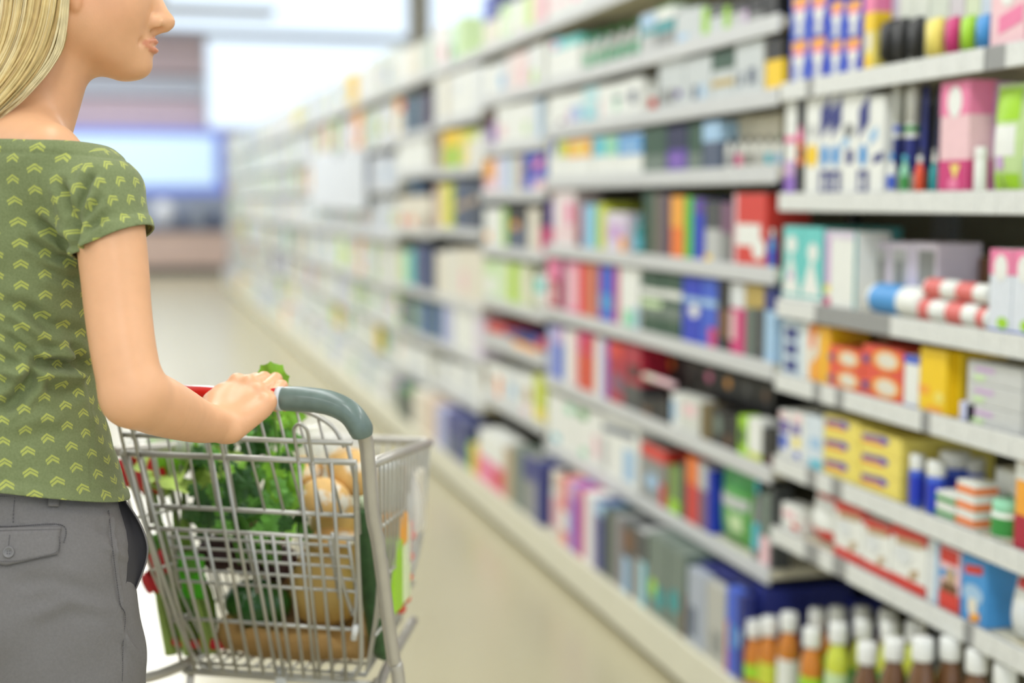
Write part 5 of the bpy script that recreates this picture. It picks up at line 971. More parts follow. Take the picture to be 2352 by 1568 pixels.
# ---------------------------------------------------------------- frames of the body
TH = math.radians(33); HIP = px3(-24, 1150, 1.575)
fb = np.array((math.sin(TH), math.cos(TH), 0), f32); rb_ = np.array((math.cos(TH), -math.sin(TH), 0), f32)
def blc(P):                               # body frame: x right, y forward, z height
    q = P-np.array((HIP[0], HIP[1], 0), f32); return np.stack([q@rb_, q@fb, P[:, 2]], 1)
def bw(x, y, z): return np.array((HIP[0], HIP[1], 0), f32)+rb_*x+fb*y+np.array((0, 0, z), f32)
WORG = ROTM@np.array((HIP[0], HIP[1], 0), f32)
PH = math.radians(83); HO = px3(176, 0, 1.60)
fh = np.array((math.sin(PH), math.cos(PH), 0), f32); lh = np.array((-math.cos(PH), math.sin(PH), 0), f32)
def hlc(P): q = P-HO; return np.stack([q@fh, q@lh, q[:, 2]], 1)
def hw(x, y, z): return HO+fh*x+lh*y+np.array((0, 0, z), f32)
TOR = [(.93, .188, .126, 0, 0), (.965, .184, .124, 0, 0), (1.00, .170, .119, 0, 0), (1.05, .152, .110, .001, 0), (1.10, .144, .104, .003, 0), (1.16, .148, .107, .006, .004), (1.22, .156, .110, .009, .006), (1.28, .158, .102, .012, .002), (1.33, .150, .082, .014, -.006), (1.37, .115, .066, .016, -.01), (1.41, .06, .052, .02, -.004)]
SJ = px3(232, 440, 1.472); EL = px3(296, 905, 1.415); WR = px3(512, 968, 1.60)
SJb = blc(SJ[None])[0]; SJL = bw(-SJb[0]+.026, SJb[1], SJb[2])
NB = bw(.050, .016, 1.352)
def f_torso(P, grow=0.0):
    B = blc(P); f = stack(B, TOR)
    for s in (1, -1): f = smin(f, ell(B, (s*.068+.008, .075, 1.215), (.058, .055, .058)), .03)
    f = smin(f, cone(B, (.03, -.008, 1.358), (SJb[0]-.006, SJb[1], SJb[2]-.004), .048, .039), .03)
    f = smin(f, cone(B, (.0, -.008, 1.358), (-SJb[0]+.032, SJb[1], SJb[2]-.004), .048, .039), .03)
    f = smin(f, cone(B, (.055, -.055, 1.25), (.06, -.045, 1.31), .035, .03), .05)          # shoulder blades
    f = smin(f, cone(B, (-.045, -.055, 1.25), (-.04, -.045, 1.31), .035, .03), .05)
    return f-grow
def f_trap(P, g=0.0, dz=0.0):
    B = blc(P); f = None
    for a, b in (((.040, -.006, 1.378), (.148, -.012, 1.346)), ((-.012, -.006, 1.378), (-.122, -.012, 1.346))):
        q = cone(B, a, (b[0], b[1], b[2]+dz), .036+g, .029+g); f = q if f is None else np.minimum(f, q)
    return f
def f_neck(P):
    f = cone(P, hw(-.012, 0, .0), NB, .0485, .0525)
    f = smin(f, cone(P, hw(-.012, -.045, -.02), bw(.045, .055, 1.345), .016, .012), .03)    # neck muscle
    return smin(f, f_trap(P, 0, .009), .040)
def f_arm(P):
    f = limb(P, [SJ, px3(252, 530, 1.460), px3(263, 620, 1.450), px3(271, 710, 1.440), px3(283, 800, 1.428), px3(298, 872, 1.420), px3(310, 904, 1.418)], [.043, .0375, .0362, .0350, .0342, .0338, .0325], 4)
    f = smin(f, ell(P, px3(288, 926, 1.412), (.014, .02, .013)), .022)                      # elbow
    g = limb(P, [px3(308, 908, 1.420), px3(352, 926, 1.450), px3(402, 946, 1.495), px3(457, 967, 1.55), px3(505, 975, 1.592)], [.033, .0335, .0305, .0252, .0212], 4)
    return smin(f, g, .012)
def f_armL(P):
    el = bw(-.26, -.02, 1.10); wr = cl_r(-.165, -.125, 1.04)
    return smin(limb(P, [SJL, SJL*.5+el*.5, el], [.043, .037, .034], 4), limb(P, [el, el*.45+wr*.55, wr], [.034, .03, .0215], 4), .012)
def cl_r(u, v, w): return V3(to_rdz(cworld((u, v, w))))
HAND = {                                   # joints of the right hand over the handle: knuckle, middle joint, end joint, tip
 'index': [(545, 880, 1.648), (588, 872, 1.690), None], 'middle': [(574, 884, 1.645), (607, 869, 1.688), None], 'ring': [(598, 902, 1.638), (633, 871, 1.682), None], 'pinky': [(616, 926, 1.628), (647, 886, 1.668), None]}
def hand_field(P, mirror=False):
    T = (lambda q: q)
    if mirror:                             # the left hand: reflected across the middle of the handle
        def T(q):
            c = cloc(rdz(*[float(t) for t in q])); return cl_r(-c.x-.115, c.y, c.z)
    mc = {k: T(px3(*v[0])) for k, v in HAND.items()}; wr = T(px3(514, 966, 1.60))
    wi, wp = T(px3(494, 945, 1.606)), T(px3(530, 986, 1.596))
    f = cone(P, wr, T(px3(545, 930, 1.625)), .0170, .0140)
    for k, w, r in (('index', wi, .0105), ('middle', wr, .0108), ('ring', wr, .0104), ('pinky', wp, .0098)): f = smin(f, cone(P, w, mc[k], .0145, r), .009)
    f = smin(f, cone(P, wi, T(px3(508, 905, 1.634)), .0145, .0125), .010)
    f = smin(f, cone(P, wp, T(px3(600, 940, 1.622)), .0135, .0105), .010); f = smin(f, ell(P, T(px3(531, 992, 1.585)), (.008, .008, .008)), .008)
    d = None
    for k, r in (('index', .0082), ('middle', .0083), ('ring', .0080), ('pinky', .0072)):
        a, b = mc[k], T(px3(*HAND[k][1])); ax = cloc(rdz(*[float(t) for t in b])); u = ax.x
        e2 = cl_r(u+.002, -.070+.0250, 1.054); tip = cl_r(u+.003, -.070+.0225, 1.043)
        g = chain(P, [a, b, e2, tip], [r*1.08, r, r*.92, r*.80], .004); d = g if d is None else np.minimum(d, g)
        kn = ell(P, a+np.array((0, -.002, .004), f32), (.0086, .0086, .0078)); f = smin(f, kn, .007)
    f = smin(f, d, .0045)
    t0, t1 = T(px3(487, 925, 1.622)), None
    c = cloc(rdz(*[float(t) for t in t0])); t1 = cl_r(c.x+.012, -.078, 1.034); t2 = cl_r(c.x+.034, -.064, 1.031)
    th = chain(P, [T(px3(505, 945, 1.612)), t0, t1, t2], [.013, .0112, .0098, .0082], .004)
    return smin(f, th, .010)
LY = [.0245, .0205, .0165, .0125, .0085, .0042, 0]
LIPS = {'u': [(.07, y, z) for y, z in zip(LY, (-.0494, -.0487, -.0480, -.0472, -.0464, -.0460, -.0467))], 'l': [(.07, y, z) for y, z in zip(LY, (-.0508, -.0526, -.0541, -.0553, -.0562, -.0568, -.0570))]}
LRU, LRL = [.0009, .0015, .0020, .0024, .0028, .0030, .0028], [.0009, .0016, .0022, .0028, .0033, .0036, .0037]
def _lip_fit():                            # lay the lips on the modelled mouth
    for k in LIPS:
        o = []
        for (x, y, z) in LIPS[k]:
            xs = np.linspace(.11, .03, 161, dtype=f32); Hs = np.stack([xs, np.full(161, y, f32), np.full(161, z, f32)], 1)
            v = f_head0(Hs); i = int(np.argmax(v < 0)); o.append((float(xs[i])+(.0002 if y > .018 else .0004 if y > .008 else .0012), y, z))
        LIPS[k] = o
def f_lips(H):
    H = np.stack([H[:, 0], np.abs(H[:, 1]), H[:, 2]], 1)
    return np.minimum(chain(H, LIPS['u'], LRU, .0015), chain(H, LIPS['l'], LRL, .0015))
def f_head0(H):
    A_ = np.stack([H[:, 0], np.abs(H[:, 1]), H[:, 2]], 1)
    f = ell(H, (-.022, 0, .060), (.096, .074, .088))
    f = smin(f, ell(H, (.030, 0, .015), (.058, .060, .080)), .03)
    f = smin(f, ell(A_, (.046, .030, -.012), (.034, .030, .040)), .025)                     # cheeks
    f = smin(f, cone(A_, (-.004, .052, -.030), (.058, .009, -.0715), .018, .0150), .025)      # jaw
    f = smin(f, cone(A_, (.004, .040, -.02), (.044, .012, -.050), .028, .022), .03)
    f = smin(f, ell(H, (.057, 0, -.050), (.0295, .0250, .030)), .014)                        # mouth
    f = smin(f, ell(H, (.0665, 0, -.0745), (.0155, .0175, .0140)), .012)                    # chin
    f = smin(f, cone(H, (.045, 0, -.0755), (.01, 0, -.062), .012, .02), .02)
    return f
def f_head(P):
    H = hlc(P); A_ = np.stack([H[:, 0], np.abs(H[:, 1]), H[:, 2]], 1); f = f_head0(H)
    f = smin(f, cone(H, (.076, 0, .028), (.0985, 0, -.0225), .0085, .0100), .011)           # nose
    f = smin(f, ell(H, (.1000, 0, -.0235), (.0105, .0100, .0092)), .006)
    f = smin(f, ell(A_, (.0865, .0120, -.0255), (.0125, .0078, .0092)), .0035)
    f = smax(f, -ell(A_, (.0735, .0165, -.0265), (.0028, .006, .0095)), .006)               # nostril wings
    f = smin(f, cone(H, (.0985, 0, -.030), (.088, 0, -.034), .0045, .005), .005)
    f = smax(f, -ell(A_, (.0915, .0102, -.0338), (.0085, .0046, .0050)), .0015)              # nostrils
    f = smin(f, chain(A_, LIPS['u'], LRU, .0015), .0022)
    f = smin(f, chain(A_, LIPS['l'], LRL, .0015), .0022)
    f = smax(f, -chain(A_, [(LX[k]+(.0012 if k < 2 else .0030), LY[k]*1.04, -.0498-.0003*k) for k in range(7)], [.0012]*7, .001), .0010)
    f = smax(f, -ell(A_, (LX[0]-.001, .0278, -.0498), (.005, .0035, .0042)), .005)                # corner of the mouth
    f = smax(f, -ell(H, (.0955, 0, -.0665), (.0085, .016, .0050)), .008)                    # fold under the lip
    f = smax(f, -ell(A_, (.082, .031, .026), (.016, .014, .012)), .012)                     # eye sockets
    f = smin(f, ell(A_, (.066, .031, .026), (.0125, .0125, .0125)), .004)
    # ears
    e = ell(A_, (.004, .0785, .018), (.0165, .0085, .029)); e = smin(e, ell(A_, (.0120, .0770, -.0105), (.0078, .0062, .0128)), .008)
    e = smax(e, -ell(A_, (.009, .0870, .016), (.0085, .006, .0165)), .004)
    e = smin(e, ell(A_, (.0190, .0765, .007), (.0045, .005, .006)), .004)
    return smin(f, e, .005)
_lip_fit(); LX = [LIPS['u'][k][0] for k in range(7)]
def f_body(P):
    f = smin(f_head(P), f_neck(P), .022)
    f = smin(f, f_torso(P)+.006+.007*np.clip((1.25-P[:, 2])/.1, 0, 1), .03)
    f = smin(f, f_arm(P), .025); f = smin(f, f_armL(P), .025)
    f = smin(f, hand_field(P), .010); f = smin(f, hand_field(P, True), .010)
    B = blc(P)
    for s in (1, -1): f = smin(f, chain(B, [(s*.085, 0, .86), (s*.09, .005, .48), (s*.09, -.01, .08), (s*.09, .05, .05)], [.085, .052, .036, .035], .03), .04)
    return f
woman = thing('person', 'woman with long blonde hair in a green patterned top and grey trousers, pushing the trolley', 'person', tuple(float(x) for x in WORG))
# openings of the top: neckline, bottom hem, sleeve hems (shared by the skin and the cloth)
s0_, s1_ = px3(184, 586, 1.45), px3(350, 519, 1.47); NSL = np.cross(s1_-s0_, np.array((.10, -1, .18), f32)); NSL /= np.linalg.norm(NSL); NSL *= -np.sign(NSL[2])
def f_sleeve(P): return smin(cone(P, SJ+np.array((-.003, .004, -.009), f32), px3(267, 590, 1.456), .0465, .0425), cone(P, SJ+np.array((-.002, .004, -.006), f32), px3(198, 402, 1.51), .044, .041), .012)
def f_sleeveL(P):
    el = bw(-.26, -.02, 1.10); return cone(P, SJL, SJL*.55+el*.45, .048, .043)
def f_shirt(P): return smin(smin(smin(f_torso(P, .0045), f_trap(P, .0035), .040), f_sleeve(P), .018), f_sleeveL(P), .018)
def open_neck(X):
    B = blc(X); return X[:, 2]-(1.3735-.0085*np.clip((np.abs(B[:, 0]-.02)-.03)/.07, 0, 1)-.42*np.clip(B[:, 1]+.045, 0, 1)*(1-.8*np.clip((np.abs(B[:, 0]-.02)-.02)/.06, 0, 1)))
def open_sleeve(X):
    fs_, ft_ = f_sleeve(X), smin(f_torso(X, .0045), f_trap(X, .0035), .04); return (X-s0_)@NSL, (fs_ < ft_-.003) & (fs_ < f_sleeveL(X))
def open_sleeveL(X):
    el = bw(-.26, -.02, 1.10); ax = (el-SJL)/np.linalg.norm(el-SJL); fs_, ft_ = f_sleeveL(X), smin(f_torso(X, .0045), f_trap(X, .0035), .04); return (X-SJL)@ax-.11, (fs_ < ft_-.003) & (fs_ <= f_sleeve(X))
# skin
m_skin = mat('skin', (230, 176, 134), rough=.42, spec=.45, var=.025, vs=60, bump=.06, bs=500, sss=.12)
nt = m_skin.node_tree; at_ = nt.nodes.new('ShaderNodeAttribute'); at_.attribute_name = 'tint'
pb = nt.nodes['Principled BSDF']; src = pb.inputs['Base Color'].links[0].from_socket; mx = nt.nodes.new('ShaderNodeMix'); mx.data_type = 'RGBA'; mx.blend_type = 'MULTIPLY'; mx.inputs[0].default_value = 1
nt.links.new(src, mx.inputs[6]); nt.links.new(at_.outputs['Color'], mx.inputs[7]); nt.links.new(mx.outputs[2], pb.inputs['Base Color'])
X, Q = surface(f_body, (HIP[0]-.42, HIP[1]-.35, 0.0), (HIP[0]+.46, HIP[1]+.36, 1.72), .0032)
gs, ms = open_sleeve(X); gl, ml = open_sleeveL(X); cov = (open_neck(X) < -.004) & (X[:, 2] > .97) & np.where(ms, gs < -.006, True) & np.where(ml, gl < -.006, True) & (f_shirt(X) < .012)
far_arm = (X[:, 0] > px3(345, 560, 1.47)[0]) | (~ms & ~ml & (f_arm(X) < .006) & (gs > -.004)); cov &= ~far_arm
for _ in range(2):
    v = f_shirt(X); gg = grad(f_shirt, X); X = X-gg*(np.clip(v+.0125, 0, .02)*cov)[:, None]
body = mesh_from('body', X, Q, m_skin, woman)
H = hlc(X); tint = np.ones((len(X), 4), f32)
lipm = np.clip(1-(f_lips(H)-.0002)/.0010, 0, 1)*(H[:, 0] > .06); tint[:, :3] *= 1-lipm[:, None]*(1-np.array((.86, .63, .66), f32))
ch = np.exp(-(((H-np.array((.05, -.05, -.012), f32))/.030)**2).sum(1))+np.exp(-(((H-np.array((.05, .05, -.012), f32))/.030)**2).sum(1)); tint[:, :3] *= 1-.5*ch[:, None]*(1-np.array((1, .86, .86), f32))
earm = np.exp(-(((H-np.array((.012, -.078, -.005), f32))/.018)**2).sum(1)); tint[:, :3] *= 1-.6*earm[:, None]*(1-np.array((1, .82, .80), f32))
for k in HAND:
    for j in (0, 1):
        q = px3(*HAND[k][j]); w = np.exp(-(((X-q)/.011)**2).sum(1)); tint[:, :3] *= 1-.5*w[:, None]*(1-np.array((1, .84, .82), f32))
ca = body.data.color_attributes.new('tint', 'FLOAT_COLOR', 'POINT'); ca.data.foreach_set('color', tint.ravel())
# ---------------------------------------------------------------- green top with chevrons
def sl_axis(): return SJ, px3(266, 600, 1.452)
X, Q = surface(f_shirt, (HIP[0]-.36, HIP[1]-.32, .925), (HIP[0]+.36, HIP[1]+.32, 1.47), .0027)
N_ = grad(f_shirt, X); N_ /= np.linalg.norm(N_, axis=1)[:, None]
def topx(X):                              # pixel seen from the photographer's side, for laying folds along the cloth
    W_ = X@ROTM.T; q = W_-np.array(_CAM, f32); d = q@np.array(_F, f32); return np.stack([1176+FPX*(q@np.array(_R, f32))/d, 784-FPX*(q@np.array(_U, f32))/d], 1)
def fold(px, pts, w, amp, face):
    best = np.full(len(px), 1e9, f32); tb = np.zeros(len(px), f32); n = len(pts)-1
    P_ = [np.array(p, f32) for p in pts]
    for i in range(n):
        a, b = P_[i], P_[i+1]; d = b-a; t = np.clip(((px-a)@d)/(d@d), 0, 1); r = np.linalg.norm(px-a-t[:, None]*d, axis=1); m = r < best; best[m] = r[m]; tb[m] = (i+t[m])/n
    env = np.minimum(1, np.minimum(tb, 1-tb)*5+.25)
    return amp*env*(np.exp(-(best/w)**2)-.5*np.exp(-((best-1.9*w)/w)**2))*face
face = np.clip(-N_[:, 1]*2+.3, 0, 1); px = topx(X)
disp = np.zeros(len(X), f32)
FOLDS = [([(174, 540), (186, 470), (202, 420), (215, 395)], 7, -.0042), ([(176, 560), (166, 495), (148, 446), (140, 420)], 8, -.0038), ([(182, 578), (152, 556), (112, 525), (80, 500)], 8, -.0035), ([(182, 588), (134, 592), (88, 566), (60, 548)], 8, -.003),
 ([(180, 560), (196, 500), (228, 452)], 6, -.0028), ([(184, 565), (210, 520), (250, 490)], 6, -.002), ([(186, 640), (150, 640), (100, 615)], 9, -.0022),
 ([(0, 758), (53, 800), (105, 830), (193, 838)], 8, -.0042), ([(0, 726), (88, 790), (130, 808)], 8, -.003), ([(76, 836), (117, 838), (190, 846)], 7, -.0045), ([(76, 840), (66, 884), (38, 915), (0, 940)], 9, -.0050), ([(0, 850), (40, 858), (72, 850)], 9, .0035), ([(60, 700), (120, 745), (190, 770)], 10, -.0024), ([(187, 824), (205, 850), (225, 880)], 7, -.0032), ([(158, 782), (190, 838), (215, 905)], 7, -.003), ([(0, 690), (60, 715), (120, 770)], 10, -.002),
 ([(100, 880), (150, 900), (200, 890)], 10, -.0022), ([(20, 985), (90, 960), (150, 965)], 12, .0018), ([(215, 930), (240, 960), (258, 1000)], 9, -.0025), ([(205, 890), (208, 1000), (210, 1138)], 3, -.0012), ([(74, 330), (92, 430), (126, 562)], 3, -.0012),
 ([(180, 520), (178, 560), (183, 590)], 5, -.0045)]
for pts, w, a in FOLDS: disp += fold(px, pts, w*(1 if w < 4 else 1.3 if pts[0][1] < 650 else 1.6), a*(1.0 if w < 4 else 2.0 if pts[0][1] < 650 else 2.6), face)
rn = np.random.RandomState(4)
disp = np.maximum(disp, -.0100)
disp += (.0007*np.sin(X[:, 0]*90+X[:, 2]*60)+.0006*np.sin(X[:, 2]*140-X[:, 0]*50+X[:, 1]*70)).astype(f32)
B = blc(X); g_neck = open_neck(X)
h0, h1 = px3(0, 1126, 1.455), px3(293, 1147, 1.55)
zh = h0[2]-.148*(X[:, 0]-h0[0])-.15*(X[:, 1]-h0[1]); g_hem = np.where(B[:, 2] < 1.1, zh-X[:, 2], -1)
gs, ms = open_sleeve(X); gl, ml = open_sleeveL(X); g_sl = np.where(ms, gs, -1); g_slL = np.where(ml, gl, -1)
g = np.maximum(np.maximum(g_neck, g_hem), np.maximum(g_sl, g_slL))
band = np.exp(-((g+.0065)/.0065)**4)*.0016-np.exp(-((g+.0145)/.0016)**2)*.0010
band = np.where(g > -.03, band, 0); band *= np.where(g_neck > -.03, .8, 1)
disp += band
disp += np.where(g_hem > -.012, .003*np.clip(1+g_hem/.012, 0, 1), 0).astype(f32)*(face*.6+.4)
disp += np.where(g_sl > -.02, .0035*np.clip(1+g_sl/.02, 0, 1)*np.clip((X[:, 0]-px3(240, 560, 1.45)[0])/.03, 0, 1), 0).astype(f32)
X2 = X+N_*disp[:, None]
X3, F3 = clip_faces(X2, Q, g.tolist())
m_top = bpy.data.materials.new('chevron_jersey'); m_top.use_nodes = True; nt = m_top.node_tree; pb = nt.nodes['Principled BSDF']; pb.inputs['Roughness'].default_value = .85; pb.inputs['Specular IOR Level'].default_value = .15
pb.inputs['Sheen Weight'].default_value = .15
def nd(op, a, b=None, c=None):
    n = nt.nodes.new('ShaderNodeMath'); n.operation = op
    for i, v in enumerate((a, b, c)):
        if v is None: continue
        if isinstance(v, (int, float)): n.inputs[i].default_value = v
        else: nt.links.new(v, n.inputs[i])
    return n.outputs[0]
uv = nt.nodes.new('ShaderNodeUVMap'); uv.uv_map = 'print'; sx = nt.nodes.new('ShaderNodeSeparateXYZ'); nt.links.new(uv.outputs[0], sx.inputs[0])
tcn = nt.nodes.new('ShaderNodeTexCoord'); n1 = nt.nodes.new('ShaderNodeTexNoise'); n1.inputs['Scale'].default_value = 700; nt.links.new(tcn.outputs['Object'], n1.inputs['Vector'])
u_, v_ = nd('DIVIDE', sx.outputs[0], .0232), nd('DIVIDE', sx.outputs[1], .0226)
col = nd('FLOOR', u_); v2 = nd('ADD', v_, nd('MULTIPLY', nd('FLOORED_MODULO', col, 2.0), .5))
au = nd('ABSOLUTE', nd('SUBTRACT', nd('FRACT', u_), .5)); fv = nd('ADD', nd('SUBTRACT', nd('FRACT', v2), .5), nd('MULTIPLY', au, .72))
w1 = nd('MULTIPLY', nd('LESS_THAN', au, .31), nd('LESS_THAN', nd('ABSOLUTE', nd('SUBTRACT', fv, .20)), .055))
w2 = nd('MULTIPLY', nd('LESS_THAN', au, .27), nd('LESS_THAN', nd('ABSOLUTE', nd('SUBTRACT', fv, .03)), .062))
msk = nd('MULTIPLY', nd('MAXIMUM', w1, w2), nd('MULTIPLY_ADD', n1.outputs[0], .7, .42))
n2 = nt.nodes.new('ShaderNodeTexNoise'); n2.inputs['Scale'].default_value = 420; n2.inputs['Detail'].default_value = 3; nt.links.new(tcn.outputs['Object'], n2.inputs['Vector'])
bmx = nt.nodes.new('ShaderNodeMix'); bmx.data_type = 'RGBA'; nt.links.new(n2.outputs[0], bmx.inputs[0]); bmx.inputs[6].default_value = rgb((106, 117, 76)); bmx.inputs[7].default_value = rgb((136, 146, 104))
cmx = nt.nodes.new('ShaderNodeMix'); cmx.data_type = 'RGBA'; nt.links.new(msk, cmx.inputs[0]); nt.links.new(bmx.outputs[2], cmx.inputs[6]); cmx.inputs[7].default_value = rgb((186, 192, 96)); nt.links.new(cmx.outputs[2], pb.inputs['Base Color'])
bp = nt.nodes.new('ShaderNodeBump'); bp.inputs['Strength'].default_value = .25; bp.inputs['Distance'].default_value = .0006; nt.links.new(n2.outputs[0], bp.inputs['Height']); nt.links.new(bp.outputs[0], pb.inputs['Normal'])
top = mesh_from('patterned_top', X3, F3, m_top, woman)
me = top.data; uvl = me.uv_layers.new(name='print')
B3 = blc(X3); ang = np.arctan2(B3[:, 0], -B3[:, 1])
tt = np.linspace(0, math.pi, 200); rr_ = 1/np.sqrt((np.sin(tt)/.156)**2+(np.cos(tt)/.104)**2); ex_, ey_ = rr_*np.sin(tt), -rr_*np.cos(tt); arc = np.concatenate([[0], np.cumsum(np.hypot(np.diff(ex_), np.diff(ey_)))])
def arcl(a): return math.copysign(float(np.interp(abs(a), tt, arc)), a)
ax0, ax1 = sl_axis(); axd = (ax1-ax0)/np.linalg.norm(ax1-ax0)
e1 = np.cross(axd, np.array((0, 1, 0), f32)); e1 /= np.linalg.norm(e1); e2 = np.cross(axd, e1)
rel = X3-ax0; sa = np.arctan2(rel@e1*1.0, -(rel@e2)*1.0); along = rel@axd
sdir = np.sign((np.array((0, -1, 0), f32))@e2) or 1
sphi = np.arctan2(rel@e1, rel@e2*sdir); rot = math.radians(-28)
su, sv = sphi*.050*np.sign(e1[0]), -along
SU, SV = su*math.cos(rot)-sv*math.sin(rot), su*math.sin(rot)+sv*math.cos(rot)
fsl = f_sleeve(X3) < smin(f_torso(X3, .0045), f_trap(X3, .0035), .04)-.001
out = np.zeros((len(me.loops), 2), f32)
for p in me.polygons:
    vi = list(p.vertices); sl = sum(bool(fsl[i]) for i in vi)*2 > len(vi); a0 = ang[vi[0]]
    for li, i in zip(p.loop_indices, vi):
        if sl: out[li] = (SU[i], SV[i])
        else:
            a = ang[i]; a += 2*math.pi*round((a0-a)/(2*math.pi)); z = X3[i, 2]
            tb = min(1, max(0, (z-1.24)/.06))*(abs(a0) < 1.74); out[li] = (arcl(a)*(1-tb)+float(B3[i, 0])*1.03*tb, -z if a0 > 1.74 else z)
uvl.data.foreach_set('uv', out.ravel())
so = top.modifiers.new('cloth', 'SOLIDIFY'); so.thickness = .0022; so.offset = -1; top['label'] = 'olive green cap sleeve top with a yellow chevron print'
# ---------------------------------------------------------------- grey trousers
HST = [(.70, .212, .124, .002, .0), (.76, .210, .125, .002, -.0), (.82, .210, .127, .002, -.004), (.87, .204, .126, .002, -.004), (.92, .196, .123, .002, -.002), (.96, .179, .118, 0, 0), (1.0, .159, .114, 0, 0), (1.04, .152, .108, 0, 0)]
def f_tr(P):
    B = blc(P); f = smax(stack(B, HST), .705-P[:, 2], .02)
    for s in (1, -1):
        f = smin(f, ell(B, (s*.078, -.062, .835), (.085, .062, .095)), .03)
        l = chain(B, [(s*.103, .0, .76), (s*.10, .008, .46), (s*.10, -.008, .075)], [.100, .070, .062], .006); f = smin(f, l, .025)
    return f
X, Q = surface(f_tr, (HIP[0]-.30, HIP[1]-.28, .05), (HIP[0]+.31, HIP[1]+.28, 1.03), .0036)
N_ = grad(f_tr, X); N_ /= np.linalg.norm(N_, axis=1)[:, None]; face = np.clip(-N_[:, 1]*2+.4, 0, 1); px = topx(X); disp = np.zeros(len(X), f32)
for pts, w, a in [([(252, 1170), (262, 1290), (275, 1388), (287, 1412), (282, 1568)], 3.5, -.0016), ([(258, 1170), (268, 1290), (281, 1388)], 5, .0012), ([(230, 1180), (275, 1200)], 9, .002), ([(225, 1215), (290, 1235)], 8, -.002), ([(235, 1250), (300, 1285)], 8, .0018), ([(287, 1410), (300, 1460), (330, 1500)], 8, -.0026), ([(285, 1450), (310, 1500), (338, 1540)], 10, .002), ([(60, 1420), (160, 1380), (262, 1400)], 16, .0016), ([(30, 1340), (120, 1330), (200, 1350)], 16, -.0012), ([(0, 1205), (70, 1206), (150, 1208)], 3, -.0014), ([(0, 1163), (140, 1168), (262, 1178)], 3, -.0012), ([(0, 1180), (30, 1178)], 3, -.001)]:
    disp += fold(px, pts, w, a*(1 if w < 4 else 1.25), face)
disp += (.0007*np.sin(X[:, 0]*70+X[:, 2]*40)+.0006*np.sin(X[:, 2]*90-X[:, 0]*60)).astype(f32)
m_tr = mat('grey_cotton_twill', (120, 117, 116), rough=.85, spec=.2, var=.06, vs=350, bump=.35, bs=900)
X2 = X+N_*disp[:, None]; B = blc(X)
X3, F3 = clip_faces(X2, Q, np.maximum(X[:, 2]-1.0, .065-X[:, 2]).tolist())
trs = mesh_from('trousers', X3, F3, m_tr, woman); trs['label'] = 'grey cotton trousers with a flapped back pocket'
def on_cloth(x, y, fn, off=0.0):          # first hit of the pixel's sight line on a cloth field, in R/D/Z
    a = px3(x, y, 1.25); b = px3(x, y, 1.75); t = np.linspace(0, 1, 240, dtype=f32); L = a+(b-a)*t[:, None]; v = fn(L); k = np.argmax(v < off); k = k if (v < off).any() else int(np.argmin(v))
    if k == 0 or not (v < off).any(): return L[k]
    q = (v[k-1]-off)/(v[k-1]-v[k]); return L[k-1]+(L[k]-L[k-1])*q
m_stitch = mat('grey_stitch', (96, 94, 96), rough=.9)
def patch(name, rows_, fn, off, m, parent, th=.0016):
    nr, nc = len(rows_), len(rows_[0]); Xp = np.array([on_cloth(x, y, fn, off) for r_ in rows_ for (x, y) in r_], f32)
    F = [[i*nc+j, i*nc+j+1, (i+1)*nc+j+1, (i+1)*nc+j] for i in range(nr-1) for j in range(nc-1)]
    o = mesh_from(name, Xp, F, m, parent); s = o.modifiers.new('cloth', 'SOLIDIFY'); s.thickness = th; s.offset = 0; return o
lerp = lambda a, b, t: a+(b-a)*t
def quad_rows(tl, tr, bl, br, n, k, sag=0): return [[(lerp(lerp(tl[0], tr[0], j/k), lerp(bl[0], br[0], j/k), i/n), lerp(lerp(tl[1], tr[1], j/k), lerp(bl[1], br[1], j/k), i/n)+sag*(1-abs(2*j/k-1))*i/n) for j in range(k+1)] for i in range(n+1)]
flap = patch('pocket_flap', quad_rows((-105, 1222), (139, 1216), (-105, 1276), (133, 1272), 8, 20, 24), f_tr, .0032, m_tr, trs, .0022)
patch('pocket_welt', quad_rows((-105, 1214), (141, 1209), (-105, 1221), (141, 1217), 2, 20), f_tr, .0028, m_tr, trs, .002)
def stitch(name, pts, off, parent, step=4.5):
    b = MB(); P_ = smooth_path([Vector((x, y, 0)) for x, y in pts], 12); acc = 0; last = None
    dense = []
    for a, c in zip(P_, P_[1:]):
        L = (c-a).length; k = max(1, int(L/1.5)); dense += [a.lerp(c, i/k) for i in range(k)]
    i = 0
    while i+2 < len(dense):
        q = [Vector([float(v) for v in ROTM@on_cloth(p.x, p.y, f_tr, off)])-Vector([float(t) for t in WORG]) for p in (dense[i], dense[i+2])]
        b.tube(q, .00055, m_stitch, 5); i += 3
    return b.build(name, parent)
stitch('flap_stitching', [(-100, 1269), (17, 1289), (128, 1268), (134, 1225)], .0042, flap)
stitch('yoke_stitching', [(-100, 1207), (20, 1208), (142, 1205), (146, 1250)], .0012, trs)
stitch('side_seam_stitching', [(250, 1172), (258, 1250), (268, 1330), (277, 1388), (288, 1412), (283, 1480), (281, 1566)], .0006, trs)
stitch('back_dart_stitching', [(34, 1142), (31, 1175), (30, 1205)], .001, trs)
stitch('buttonhole_stitching', [(22, 1228), (21, 1240), (20, 1252)], .0044, flap)
patch('belt_loop', quad_rows((112, 1132), (137, 1133), (110, 1162), (134, 1163), 5, 3), f_tr, .0036, m_tr, trs, .0024)
stitch('waistband_stitching', [(-100, 1139), (60, 1140), (160, 1143), (276, 1152)], .0008, trs)
bc = on_cloth(20, 1268, f_tr, .0045); bn = grad(f_tr, bc[None])[0]; bn /= np.linalg.norm(bn)
qb = Vector([float(t) for t in ROTM@bn]).to_track_quat('Z', 'Y').to_matrix()
